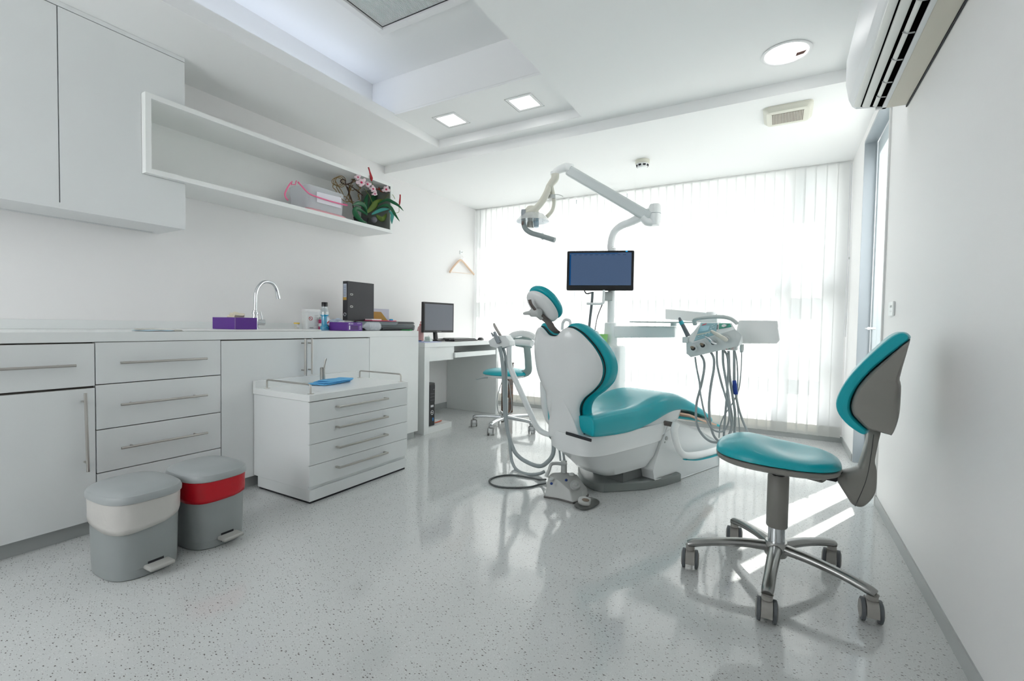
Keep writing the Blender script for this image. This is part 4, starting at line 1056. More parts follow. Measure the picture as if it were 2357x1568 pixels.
def backloft(name, pts, hw, m, Y, wrap, p=4):
    P = [(q.x, q.z) for q in so_(pts, Y)]
    P = sm2(P, 3)
    # centre line = spine of the outline: shrink laterally by scaling thickness, keep shape (ring by ring only near the rim)
    n = 12; rings = []
    cx_ = sum(q[0] for q in P)/len(P); cz_ = sum(q[1] for q in P)/len(P)
    for i in range(-n, n+1):
        t = i/n; y = hw*math.sin(t*PI/2) if True else hw*t
        s = (1-abs(math.sin(t*PI/2))**p)**(1/p)
        rings.append((y, s))
    b = B(); rows = []
    for y, s in rings:
        row = []
        for j, (x, z) in enumerate(P):
            # inset towards local medial position
            mx_, mz_ = MED[name][j]
            xx = mx_+(x-mx_)*max(s, .02); zz = mz_+(z-mz_)*max(s, .02)
            row.append(b.verts.new((xx-wrap*((y/hw)**2-1)*hw+SHX*(y+hw), y, zz)))
        rows.append(row)
    k = len(P)
    for a, c_ in zip(rows[:-1], rows[1:]):
        for j in range(k): b.faces.new((a[j], a[(j+1) % k], c_[(j+1) % k], c_[j]))
    b.faces.new(rows[0][::-1]); b.faces.new(rows[-1])
    return obj(name, b, m, op)
MED = {}; SHX = .14
def medial(name, pts, Y, spine):
    P = sm2([(q.x, q.z) for q in so_(pts, Y)], 3); S = [(v.x, v.y) for v in smoothpath([(q.x, q.z, 0) for q in so_(spine, Y)], 10)]
    MED[name] = [min(S, key=lambda s_: (s_[0]-x)**2+(s_[1]-z)**2) for x, z in P]
YBK = 1.955
medial('backrest_cushion', tealo, YBK, [(2078, 776), (2035, 806), (1985, 850), (1950, 895), (1938, 930), (1945, 960), (1980, 992)])
medial('backrest_shell', shello, YBK, [(2082, 800), (2050, 850), (2015, 900), (2000, 940), (2020, 970), (2045, 985)])
backloft('backrest_cushion', tealo, .180, TEAL, YBK, .05, 7)
backloft('backrest_shell', shello, .178, GPL, YBK, .03, 8)
b = B(); p = uy(2069, 905, 2.03)-S0; cyl(b, (p.x-.03, p.y, p.z), (p.x+.001, p.y, p.z), .009, n=14); obj('red_badge', b, mat('badge_red', (.30, .02, .03), .4), op)

# small assistant stool at the desk
S1 = Vector((-2.285, 3.885, 0))
sm_ = thing('assistant_stool', 'small round teal stool with grey arm bar near the desk', 'stool', S1)
star_base(sm_, (197, 276, 352, 60, 128), .315, .125, .105, CHROME, mat('castor_silver', (.55, .56, .56), .3, metal=.6), mat('wheel_silver', (.35, .35, .35), .4), hubr=.04)
obj('gas_lift', lathe(B(), [(0, .12), (.026, .12), (.026, .30), (.020, .302), (.020, .47), (0, .47)], n=24), mat('lift_white', (.6, .63, .62), .35), sm_)
o2 = super_out(.225, .20, 2.2, 48)
obj('seat_cushion', pillow(B(), o2, lambda q, of, s: Vector((q[0], q[1], .535+of-.012*(1-s*s)*0)), .055, .012, 2.4, K=10), TEAL, sm_)
obj('seat_pan', pillow(B(), [(x*.93, y*.93) for x, y in o2], lambda q, of, s: Vector((q[0], q[1], .527+of)), .002, .040, 2, K=8), WPL, sm_)
b = B(); tube(b, [(-.13, -.12, .498), (-.18, -.15, .492), (-.235, -.17, .475)], .006, 8, sm=3); obj('height_lever', b, RUBG, sm_)
q = lambda x, y, Y=3.86: uy(x, y, Y)-S1
GT = mat('grey_teal_bar', (.30, .38, .37), .4)
b = B(); tube(b, [q(1200, 862, 3.88), q(1215, 855, 3.88), q(1216, 835), q(1213, 800), q(1212, 790)], 1, 14, sm=4, flat=(.016, .036, (1, 0, 0))); obj('arm_post', b, GT, sm_)
b = B(); tube(b, [q(1174, 777), q(1183, 771), q(1200, 768), q(1222, 772, 3.8), q(1240, 785, 3.7)], 1, 14, sm=5, flat=(.018, .030, (0, 0, 1))); obj('arm_bar', b, WPL, sm_)
b = B(); prism(b, [q(1176, 779), q(1205, 775), q(1222, 778), q(1222, 802), q(1205, 801), q(1186, 797)], (0, .03, 0)); obj('arm_pad', b, GT, sm_, bevel=.004)
b = B(); tube(b, [q(1185, 788, 3.8), q(1200, 788, 3.78), q(1225, 791, 3.74)], [.026, .028, .028], 16, sm=3); obj('arm_roll', b, WPL, sm_)
b = B(); tube(b, [(-.02, -.03, .48), (-.06, -.06, .30), (-.05, -.05, .17), (.02, -.08, .13), (.09, -.04, .20), (.07, -.03, .36), (.04, -.02, .47)], .004, 8, sm=5); obj('foot_loop', b, RUBG, sm_)
# patterned brown stand behind the stool
pz = uy(1160, 930, 4.55)
bs = thing('patterned_stand', 'tall dark brown patterned post standing behind the small stool', 'stand', (pz.x, 4.62, 0))
pm = mat('brown_pattern', (.05, .03, .022), .5)
nt = pm.node_tree; bc = nt.nodes.new('ShaderNodeTexBrick'); bc.inputs['Color1'].default_value = (.04, .025, .02, 1); bc.inputs['Color2'].default_value = (.12, .05, .02, 1); bc.inputs['Mortar'].default_value = (.02, .018, .02, 1); bc.inputs['Scale'].default_value = 22
tcn = nt.nodes.new('ShaderNodeTexCoord'); mpn = nt.nodes.new('ShaderNodeMapping'); mpn.inputs['Rotation'].default_value = (PI/2, 0, 0)
nt.links.new(tcn.outputs['Object'], mpn.inputs[0]); nt.links.new(mpn.outputs[0], bc.inputs['Vector']); nt.links.new(bc.outputs['Color'], nt.nodes['Principled BSDF'].inputs['Base Color'])
obj('post', bx(-.05, .05, -.05, .05, 0, .56), pm, bs, smooth=False, bevel=.004)
obj('cap', bx(-.055, .055, -.055, .055, .5605, .575), mat('brown_cap', (.03, .02, .018), .4), bs, smooth=False, bevel=.003)

# ------------------------------------------------------------------ dental chair (local: x lateral right, y forward, z up)
E1 = Vector((.355, .935, 0)).normalized(); E2 = Vector((E1.y, -E1.x, 0))
A0, B0 = 2.6, -1.86
DC = E1*A0+E2*B0; RZ = math.atan2(E2.y, E2.x)
dc = thing('dental_chair', 'teal and white dental treatment chair in the middle of the room', 'dental chair', DC, RZ)
def L(a, b, z): return Vector((b-B0, a-A0, z))
def ub(px, py, b_):
    "pixel onto the vertical plane lateral = b_, in chair coordinates"
    d = ray(px, py); t = (b_-EYE.dot(E2))/d.dot(E2); P = EYE+d*t
    return Vector((P.dot(E2)-B0, P.dot(E1)-A0, P.z))
def ua(px, py, a_):
    d = ray(px, py); t = (a_-EYE.dot(E1))/d.dot(E1); P = EYE+d*t
    return Vector((P.dot(E2)-B0, P.dot(E1)-A0, P.z))
# base plate
pl_ = [L(2.79, -1.632, 0), L(2.62, -1.640, 0), L(2.45, -1.675, 0), L(2.215, -1.80, 0), L(2.19, -1.86, 0), L(2.215, -1.96, 0), L(2.28, -2.05, 0), L(2.39, -2.17, 0), L(2.60, -2.19, 0), L(2.79, -2.19, 0)]
b = loft(B(), [[Vector((p.x*.985, p.y*.985, 0)) for p in pl_], [p+Vector((0, 0, .004)) for p in pl_], [p+Vector((0, 0, .048)) for p in pl_], [Vector((p.x*.96, p.y*.96, .056)) for p in pl_]])
obj('base_plate', b, PLATE, dc, bevel=.003)
# pedestal
pd_ = [(2.52, .055), (2.605, .055), (2.80, .0), (3.34, .0), (3.34, .17), (3.05, .30), (2.82, .375), (2.74, .41), (2.66, .395), (2.58, .27), (2.50, .12)]
b = B(); 
rg = []
for bb_, k in ((-.20, .0), (-.215, 1), (.212, 1), (.197, 0)):
    rg.append([Vector((bb_, a-A0 + (0.0 if k else (.008 if a < 2.9 else -.008)), z-(0 if k or z < .02 else .008))) for a, z in pd_])
loft(b, rg)
obj('pedestal', b, WPLA, dc, bevel=.006)
b = B(); tube(b, [L(2.68, -1.6485, .03)+Vector((.0, 0, 0)), L(2.665, -1.6485, .2), L(2.63, -1.6485, .05)], .0006, 6); b.free()
b = B(); kp = ub(1533, 1009, -1.645); cyl(b, kp, kp+Vector((.006, 0, 0)), .013, n=18); kp2 = ub(1530, 1018, -1.645); cyl(b, kp2, kp2+Vector((.005, 0, 0)), .006, n=12); obj('side_knob', b, GPL2, dc)
# body shell under the seat (side profile rings across the width, narrowing downwards)
def body_ring(z, a0, a1, hw, hw2=None):
    n = 44; o = []
    for u, v in super_out(1, 1, 5, n):
        k = hw if v < 0 else (hw2 or hw)
        o.append(Vector((u*(hw+(((hw2 or hw)-hw)*(v+1)/2)), (a0+a1)/2+v*(a1-a0)/2-A0+(.17*max(0, -u)**1.6*max(0, -v) if z > .18 else .03*max(0, -u)), z)))
    return o
b = loft(B(), [body_ring(.128, 2.17, 2.50, .120, .15), body_ring(.136, 2.125, 2.55, .155, .17), body_ring(.20, 2.02, 2.60, .200, .20), body_ring(.29, 1.905, 2.64, .228, .215), body_ring(.297, 1.885, 2.66, .236, .22), body_ring(.36, 1.872, 2.70, .236, .22), body_ring(.405, 1.88, 2.73, .232, .215)])
obj('body_shell', b, WPLA, dc)
b = B()
prof_ = [(2.20, .405), (2.35, .412), (2.52, .442), (2.72, .472), (2.80, .468), (2.77, .42), (2.70, .36), (2.60, .33), (2.40, .33)]
rg = []
for xx, k in ((-.205, .98), (-.215, 1), (.215, 1), (.205, .98)): rg.append([Vector((xx, a-A0, z)) for a, z in prof_])
loft(b, rg); obj('thigh_support', b, WPLA, dc, bevel=.006)
obj('lift_linkage', bx(-.12, .12, 2.32-A0, 2.56-A0, .057, .16), mat('dark_recess', (.16, .17, .17), .5), dc, smooth=False)
b = B(); tube(b, [ua(1361, 1014, 1.878), ua(1340, 1008, 1.872), ua(1320, 1002, 1.870), ua(1303, 997, 1.870)], 1, 8, sm=3, flat=(.004, .009, (0, 0, 1))); obj('slot', b, BLACKM, dc)
# seat cushion
st_ = [  # a, half width, z bottom, z edge top, z centre top
 (1.905, .262, .416, .530, .50), (1.912, .266, .410, .535, .50), (1.94, .270, .405, .540, .50), (2.05, .272, .397, .556, .505), (2.20, .272, .392, .556, .503), (2.32, .270, .400, .550, .514),
 (2.45, .262, .417, .560, .545), (2.58, .255, .445, .582, .575), (2.70, .248, .466, .585, .583), (2.80, .242, .464, .570, .572), (2.92, .236, .445, .528, .532),
 (3.06, .228, .405, .468, .473), (3.20, .215, .360, .408, .412), (3.32, .185, .315, .352, .356), (3.40, .13, .288, .312, .314)]
b = B(); rows = []
for a, hw, zb_, ze, zc in st_:
    row = []; hw *= .865; a0_ = a; sh_ = max(0, 1-(a-1.90)/.35)
    n = 10
    for k in range(n+1):
        u = -1+2*k/n; 
        z = zc+(ze-zc)*abs(u)**2.5; r_ = max(0, abs(u)-.86)/.14
        z -= (ze-zb_)*.20*r_**2
        row.append(Vector((u*hw, a-A0+sh_*(.10*(1-u)/2+.0*(1-u*u)), z)))
    row.append(Vector((hw*1.012, a-A0, zb_+(ze-zb_)*.35))); row.append(Vector((hw, a-A0, zb_+.006))); row.append(Vector((hw*.96, a-A0, zb_)))
    row.append(Vector((0, a-A0+.08*sh_, zb_)))
    aL = a-A0+.11*sh_
    row.append(Vector((-hw*.96, aL, zb_))); row.append(Vector((-hw, aL, zb_+.006))); row.append(Vector((-hw*1.012, aL, zb_+(ze-zb_)*.35)))
    rows.append(row)
loft(b, rows)
o = obj('seat_cushion', b, TEAL, dc, ang=60); s_ = o.modifiers.new('sub', 'SUBSURF'); s_.levels = 2; s_.render_levels = 2
# leg rest underside panel (tan) with white edging
b = B(); V = [L(2.80, -1.668, .449), L(2.93, -1.674, .430), L(3.10, -1.682, .385), L(3.33, -1.73, .302), L(3.33, -1.90, .296), L(2.80, -1.90, .40)]
b = B()
loft(b, [[Vector((x, a-A0, z)) for x in (-.20, .20)]+[Vector((x, a-A0, z-.012)) for x in (.20, -.20)] for a, z in ((2.76, .455), (2.92, .424), (3.10, .366), (3.30, .310))])
obj('legrest_panel', b, mat('tan_panel', (.62, .42, .30), .6), dc)
b = B(); tube(b, [ub(1554, 960, -1.70), ub(1600, 966, -1.70), ub(1640, 975, -1.70), ub(1657, 981, -1.70)], 1, 8, sm=4, flat=(.004, .009, (0, 0, 1))); obj('legrest_edge', b, TEAL, dc)
# backrest
half = [(.0, .345), (.10, .345), (.150, .352), (.142, .39), (.118, .44), (.106, .50), (.112, .555), (.142, .605), (.195, .652), (.238, .705), (.258, .765), (.257, .825), (.236, .885), (.208, .93), (.175, .968), (.138, .992), (.105, .997), (.075, .982), (.04, .955)]
full = [(x, z) for x, z in half]+[(0, .948)]+[(-(max(x, .15) if .46 < z < .62 else (min(x, .115+.3*max(0, z-.36)) if z <= .46 else x)), z) for x, z in half[:0:-1]]
fo_ = sm2(full, 4)
# perspective-free shape: seen wings sit forward of the spine
def back_fn(q, of, s, k=1.0):
    x, z = q
    lean = 1.815+(1.0-z)*.235-.040*min(1, max(0, (.50-z)/.14))
    wing = 1.25*x*x*min(1, max(0, (z-.30)/.30))
    return L(lean+wing+of, B0+x*k, z)
fo2 = [(x*1.065, .70+(z-.70)*(1.075 if z > .70 else 1.02)) for x, z in fo_]
fo_ = [(x*.975, .70+(z-.70)*.99) for x, z in fo_]
b = pillow(B(), fo_, back_fn, .012, .052, 2.6, c=(0, .70), K=14)
obj('backrest_shell', b, WPLA, dc, ang=50)
b = pillow(B(), fo2, lambda q, of, s: back_fn(q, of+.058, s), .055, .044, 5, c=(0, .70), K=12)
obj('backrest_cushion', b, TEAL, dc, ang=50)
obj('piping', tube(B(), [back_fn((x*1.012, .70+(z-.70)*1.01), .014, 1) for x, z in fo_ if z > .36], .0035, 6), TEALK, dc)
# headrest and bracket
hl = lambda z: 1.735+(1.115-z)*.95
def head_fn(q, of, s):
    x, z = q; r_ = (1.115-z)
    return L(hl(z)+.8*x*x+of*.74, B0+x-.005, z+of*.67)
ho_ = super_out(.092, .082, 2.3, 44, 0, 1.108)
obj('headrest_shell', pillow(B(), [(x*.95, 1.112+(z-1.112)*.95) for x, z in ho_], head_fn, .006, .040, 2.4, K=10), WPLA, dc)
obj('headrest_cushion', pillow(B(), ho_, lambda q, of, s: head_fn(q, of+.030, s), .028, .027, 3, K=10), TEAL, dc)
b = B(); tube(b, [ub(1279, 770, B0)+Vector((0,.035,0)), ub(1272, 757, B0), ub(1264, 744, B0), ub(1254, 735, B0), ub(1240, 724, B0)], 1, 12, sm=4, flat=(.030, .007, (0, 1, .3))); obj('neck_bar', b, BROWNB, dc)
b = B(); tube(b, [ub(1240, 724, B0+.01), ub(1229, 710, B0+.01), ub(1222, 700, B0+.01), ub(1219, 690, B0+.01)], 1, 10, sm=4, flat=(.011, .006, (0, 1, .3))); obj('headrest_slide', b, BROWNB, dc)
c_ = ub(1233, 720, B0); b = B()
tube(b, [c_+Vector((-.035, 0, 0)), c_+Vector((-.03, 0, 0)), c_+Vector((.03, 0, 0)), c_+Vector((.035, 0, 0))], [.016, .022, .022, .016], 20); tube(b, [c_+Vector((-.02, -.01, 0)), c_+Vector((-.045, -.035, -.004)), c_+Vector((-.05, -.045, -.006))], [.013, .009, .005], 10); tube(b, [c_, c_+Vector((0, .02, -.012)), c_+Vector((0, .045, -.028))], [.018, .016, .014], 12); obj('headrest_knob', b, GPL2, dc)
# armrest folded down on the right, pivot knob
b = B(); kq = ub(1530, 974, -1.655); cyl(b, kq, kq+Vector((.05, 0, 0)), .016, n=18); obj('armrest_pivot', b, BROWNB, dc)
U = lambda x, y, bb_=-1.59: ub(x, y, bb_)
b = B(); tube(b, [U(1556, 975), U(1552, 990), U(1555, 1012), U(1563, 1035), U(1576, 1048), U(1600, 1048), U(1630, 1042), U(1665, 1031), U(1690, 1022)], [1.25, 1.2, 1.1, 1.0, 1.0, 1.05, 1.05, 1.05, .9], 14, sm=5, flat=(.022, .017, (1, 0, 0))); obj('armrest', b, WPL, dc)
b = B(); tube(b, [U(1576, 1058), U(1600, 1059), U(1630, 1053), U(1665, 1042), U(1690, 1033)], 1, 8, sm=4, flat=(.016, .004, (0, 0, 1))); obj('armrest_pad', b, TEAL, dc)
# left armrest raised beside the backrest
U2 = lambda x, y, bb_=-2.20: ub(x, y, bb_)
b = B(); tube(b, [U2(1251, 880), U2(1252, 905), U2(1254, 935), U2(1262, 965), U2(1278, 988)], 1, 12, sm=5, flat=(.014, .030, (1, 0, 0))); obj('armrest', b, WPLA, dc)
b = B(); tube(b, [U2(1262, 905, -2.19), U2(1264, 935, -2.19), U2(1272, 965, -2.19)], 1, 12, sm=4, flat=(.02, .035, (1, 0, 0))); obj('armrest_pad', b, TEAL, dc)
# cable under the seat
b = B(); tube(b, [ub(1265, 1005, -2.1), ub(1285, 1030, -2.1), ub(1290, 1060, -2.05)], .007, 8, sm=4); obj('cable', b, RUBG, dc)

# ------------------------------------------------------------------ dental unit: column, sleeve, pole, arm, bowl
PY = 3.60; PX = -1.166
du = thing('dental_unit', 'white dental unit column with pole and horizontal arm behind the chair', 'dental unit', (PX, PY, 0))
b = loft(B(), [[(u*hx+dx, v*hy, z) for u, v in super_out(1, 1, 5, 36)] for z, hx, hy, dx in ((0, .085, .12, .02), (.80, .085, .12, .02), (.845, .080, .115, .02), (.855, .065, .10, .02))])
obj('column', b, WPL, du)
obj('sleeve', lathe(B(), [(0, .850), (.056, .850), (.054, .90), (.046, 1.03), (.040, 1.036), (0, 1.036)], n=30), WPL, du)
obj('pole', lathe(B(), [(0, 1.03), (.0275, 1.03), (.0275, 1.62), (0, 1.62)], n=24), WPL, du)
b = B(); q = lambda x, y, Y=3.62: uy(x, y, Y)-Vector((PX, PY, 0))
hexa(b, [q(1413, 778, 3.57), q(1553, 777, 3.61), q(1553, 777, 3.61)+Vector((0, .08, 0)), q(1413, 778, 3.57)+Vector((0, .08, 0)), q(1413, 750.5, 3.57), q(1553, 751.5, 3.61), q(1553, 751.5, 3.61)+Vector((0, .08, 0)), q(1413, 750.5, 3.57)+Vector((0, .08, 0))])
obj('arm', b, WPL, du, bevel=.008)
b = B(); tube(b, [q(1294, 760, 3.45), q(1295, 746, 3.45), q(1299, 738, 3.45), q(1305, 736, 3.45), q(1312, 740, 3.45), q(1313, 755, 3.45)], .012, 12, sm=5); obj('water_spout', b, WPLA, du)
b = lathe(B(), [(.0, .80), (.07, .80), (.12, .86), (.125, .87), (.115, .87), (.06, .815), (0, .812)], tuple(q(1318, 790, 3.45)*Vector((1, 1, 0)) if False else (q(1318, 790, 3.45).x, q(1318, 790, 3.45).y, 0)), 32); obj('spittoon_bowl', b, WPLA, du)
b = B(); tube(b, [q(1365, 772, 3.52), q(1371, 768, 3.52), q(1377, 765, 3.52)], [.020, .024, .014], 14); obj('cup_filler', b, WPL, du)
gc = uy(1388, 785, 3.50)
gl = thing('green_cup', 'bright green plastic cup beside the unit pole', 'cup', (gc.x, gc.y, 0))
obj('cup', lathe(B(), [(0, .875), (.030, .875), (.036, .945), (.032, .945), (.028, .883), (0, .883)], n=24), mat('lime_plastic', (.35, .70, .22), .4), gl)
obj('holder', lathe(B(), [(0, .856), (.018, .856), (.018, .8745), (0, .8745)], n=16), WPL, gl)

# patient monitor on the pole
pmn = thing('patient_monitor', 'flat monitor with dark blue screen mounted on the dental unit pole', 'monitor', (0, 0, 0))
YM = 3.50
c4_ = [uy(1307, 668, YM), uy(1454, 670, YM), uy(1458.5, 576, YM), uy(1305.5, 578, YM)]
ex = ((c4_[1]-c4_[0])+(c4_[2]-c4_[3])); ex.y = 0; ex.normalize(); cen = sum(c4_, Vector())/4
# slight vertical-face frame facing the camera
face = Vector((0, -1, 0)); 
pm_rot = Matrix.Rotation(math.radians(-3), 4, 'Z')

Wm = .512; zc_ = (uy(1380, 577, YM).z+uy(1380, 669, YM).z)/2; Hm = uy(1380, 577, YM).z-uy(1380, 669, YM).z
pmn.location = (uy(1381, 622, YM).x, YM, zc_); pmn.rotation_euler = (math.radians(-2), 0, math.radians(20))
b = loft(B(), [[(u*Wm/2, y, v*Hm/2) for u, v in super_out(1, 1, 40, 64)] for y in (0, .022)]+[[(u*Wm*.38, .055, v*Hm*.36) for u, v in super_out(1, 1, 8, 64)]])
obj('housing', b, BLACK, pmn, bevel=.003)
iw, ih = Wm/2-.020, Hm/2
scr = bpy.data.materials.new('screen_blue'); scr.use_nodes = True
sb = scr.node_tree.nodes['Principled BSDF']; sb.inputs['Base Color'].default_value = (.01, .015, .03, 1); sb.inputs['Roughness'].default_value = .2
sb.inputs['Emission Color'].default_value = (*srgb(66, 90, 122), 1); sb.inputs['Emission Strength'].default_value = 0.30
obj('screen', bx(-iw, iw, -.0012, -.0002, -ih+.040, ih-.016), scr, pmn, smooth=False)
b = B(); box(b, -iw, iw-.10, -.0018, -.0012, ih-.024, ih-.019); box(b, -iw, -iw+.012, -.0018, -.0012, -ih+.04, ih-.03); obj('window_bar', b, emitmat('bar_blue', srgb(18, 70, 120), 0.35), pmn, smooth=False)
b = B()
for i in range(10): box(b, -iw+.03+i*.042, -iw+.03+i*.042+.022, -.0018, -.0012, ih-.033, ih-.030)
obj('menu_text', b, emitmat('menu_dark', srgb(40, 58, 88), 0.35), pmn, smooth=False)
obj('power_icon', bx(iw-.045, iw-.030, -.0016, -.0002, ih-.011, ih-.002), emitmat('cyan_led', srgb(30, 150, 210), 0.5), pmn, smooth=False)
q0 = pmn.location.copy()
bpy.context.view_layer.update(); PMI = (Matrix.Translation(q0) @ pmn.rotation_euler.to_matrix().to_4x4()).inverted()
ql = lambda x, y, Y: PMI @ uy(x, y, Y)
b = B(); box(b, -.02+ql(1394, 680, 3.55).x, .052+ql(1394, 680, 3.55).x, .03, .13, ql(1394, 692, 3.55).z, ql(1394, 672, 3.55).z); obj('bracket', b, GPL2, pmn, bevel=.004)
b = B(); tube(b, [ql(1390, 668, 3.5), ql(1389, 690, 3.5), ql(1385, 699, 3.5), ql(1351, 699, 3.5)], .009, 10, sm=4); obj('handle', b, WPL, pmn)
b = B(); tube(b, [ql(1364, 672, 3.52), ql(1362, 700, 3.52), ql(1357, 745, 3.52), ql(1356, 775, 3.50)], .010, 10, sm=4); obj('thick_cable', b, mat('cable_grey', (.13, .15, .16), .5), pmn)
b = B(); tube(b, [ql(1391, 672, 3.54), ql(1388, 695, 3.54), ql(1375, 730, 3.54), ql(1369, 765, 3.52)], .0035, 8, sm=4); obj('thin_cable', b, BLACKM, pmn)
b = B(); tube(b, [ql(1345, 669, 3.51), ql(1350, 676, 3.51), ql(1362, 674, 3.52)], .005, 8, sm=4); obj('plug', b, BLACKM, pmn)

# operating light
lt_ = thing('operating_light', 'white articulated operating lamp arm with clear shield above the chair', 'lamp', (0, 0, 0))
q = lambda x, y, Y=3.6: uy(x, y, Y)
b = B(); tube(b, [Vector((PX, PY, 1.61)), q(1405.5, 570), q(1408, 549), q(1416, 531), q(1432, 519), q(1455, 510), q(1480, 497), q(1496, 488)], [.0285, .027, .026, .025, .028, .03, .033, .034], 18, sm=6)
obj('lower_arm', b, WPL, lt_)
j = q(1507, 493)
b = B(); lathe(b, [(0, .075), (.036, .072), (.045, .055), (.045, -.062), (.036, -.085), (0, -.09)], (j.x, j.y, j.z), 26); obj('swivel', b, WPL, lt_)
b = B(); lathe(b, [(.0455, 0), (.0462, .001), (.0462, .003), (.0455, .004)], (j.x, j.y, j.z+.0), 26); obj('swivel_ring', b, RUBG, lt_)
y_e = 3.52
P0, P1 = q(1498, 503, 3.585), q(1308, 392, y_e)
d_ = (P1-P0).normalized(); up_ = Vector((0, 0, 1)); up_ = (up_-d_*up_.dot(d_)).normalized(); sd_ = d_.cross(up_)
b = B(); h_, w_ = .040, .030
hexa(b, [P0-up_*h_-sd_*w_, P0-up_*h_+sd_*w_, P0+up_*h_+sd_*w_, P0+up_*h_-sd_*w_, P1-up_*h_-sd_*w_, P1-up_*h_+sd_*w_, P1+up_*h_+sd_*w_, P1+up_*h_-sd_*w_])
obj('spring_arm', b, mat('arm_grey', (.66, .70, .70), .4), lt_, bevel=.014, seg=3)
b = B(); tube(b, [q(1503, 512, 3.585), q(1490, 510, 3.58), q(1480, 500, 3.575)], [.03, .034, .030], 14, sm=3); obj('joint_cover', b, WPL, lt_)
b = B(); tube(b, [q(1316, 388, y_e), q(1303, 386, y_e), q(1288, 391, y_e-.02), q(1277, 398, y_e-.03)], [.036, .037, .033, .030], 18, sm=4); lathe(b, [(0, -.03), (.030, -.03), (.032, .0), (.0, .01)], tuple(q(1276, 396, y_e-.03)), 20); obj('elbow', b, WPL, lt_)
YL = 3.46
b = B(); tube(b, [q(1278, 401, YL), q(1277, 412, YL), q(1270, 421, YL), q(1264, 430, YL)], [.032, .032, .029, .027], 16, sm=4); obj('drop_tube', b, CREAM, lt_)
b = B(); tube(b, [q(1264, 429, YL), q(1258, 445, YL-.02), q(1246, 466, YL-.04), q(1229, 484, YL-.06), q(1212, 492, YL-.08), q(1205, 492, YL-.09)], [.026, .027, .027, .026, .024, .02], 16, sm=5); obj('yoke', b, CREAM, lt_)
b = B(); tube(b, [q(1268, 430, YL), q(1272, 446, YL+.03), q(1275, 466, YL+.05), q(1271, 485, YL+.06), q(1258, 500, YL+.05)], [.020, .019, .014, .015, .017], 14, sm=5); obj('yoke', b, CREAM, lt_)
b = B(); c_ = q(1270, 453, YL+.03); lathe(b, [(0, -.016), (.030, -.016), (.030, .012), (0, .018)], tuple(c_), 20); tube(b, [q(1275, 448, YL+.03), q(1285, 448, YL+.03), q(1296, 452, YL+.03)], .0025, 6, sm=3); obj('light_switch', b, GPL2, lt_)
hc = q(1226, 510, YL-.02)
b = B(); lathe(b, [(0, .085), (.035, .083), (.055, .06), (.06, .03), (.055, .0)], (hc.x-.01, hc.y, hc.z+.04), 26); obj('rear_housing', b, CREAM, lt_)
# clear shield: shallow dome above, lens dish below
b = B(); lathe(b, [(.04, .075), (.09, .055), (.13, .01), (.135, .0)], tuple(hc), 36); o = obj('reflector', b, frosted('reflector_plastic', (.8, .82, .82), .5), lt_); 
b = B(); lathe(b, [(.135, .0), (.125, -.03), (.07, -.062), (.0, -.07)], tuple(hc), 36); obj('clear_shield', b, CLEARP, lt_)
b = B()
for dx, dz in ((-.035, .0), (-.012, .005)): cyl(b, hc+Vector((dx, 0, -.035+dz)), hc+Vector((dx, 0, .04+dz)), .010, n=14)
tube(b, [hc+Vector((-.025, 0, -.05)), hc+Vector((-.022, 0, .0))], [.032, .024], 16); obj('lamp_socket', b, mat('socket_cream', (.55, .52, .46), .3, metal=.3), lt_)
b = B(); cyl(b, hc+Vector((.035, 0, -.05)), hc+Vector((.03, 0, .02)), .020, .024, 18); obj('heat_guard', b, mat('guard_blue', (.30, .42, .50), .2), lt_)
YH = YL-.10
b = B(); tube(b, [q(1205, 495, YH), q(1205, 512, YH), q(1209, 526, YH), q(1222, 536, YH), q(1245, 543, YH), q(1277, 553, YH)], 1, 12, sm=5, flat=(.020, .017, (0, 1, 0))); obj('grip', b, mat('handle_grey', (.30, .34, .34), .45), lt_)
b = B(); tube(b, [q(1249, 537, YH+.01), q(1249, 552, YH+.01)], 1, 10, flat=(.019, .005, (1, 0, 0))); obj('grip_band', b, WPL, lt_)
b = B(); tube(b, [q(1205, 483, YH), q(1205, 490, YH), q(1205, 496, YH)], [.018, .021, .019], 16); obj('grip_joint', b, mat('joint_grey', (.34, .37, .40), .4), lt_)
b = B(); p = q(1203, 513, YH-.018); box(b, p.x-.009, p.x+.009, p.y-.003, p.y+.0, p.z-.016, p.z+.013); obj('badge', b, mat('badge_brown', (.16, .09, .07), .5), lt_, bevel=.003)

# tray bar and upper arm reaching the delivery console
it = thing('instrument_tray', 'thin grey instrument tray seen edge-on above the unit arm', 'tray', (0, 0, 0))
b = B(); p0, p1 = uy(1451, 741, 3.45), uy(1600, 744, 3.45); box(b, p0.x, p1.x, 3.42, 3.72, p0.z-.004, p0.z+.004); obj('tray', b, mat('tray_grey', (.50, .55, .54), .35), it, smooth=False, bevel=.002)
pt_ = uy(1548, 748, 3.60); 
ztop = uy(1548, 751.5, 3.61).z
obj('stem', cyl(B(), (pt_.x, 3.64, ztop+.0015), (pt_.x, 3.64, p0.z-.0045), .022, n=18), WPL, it)

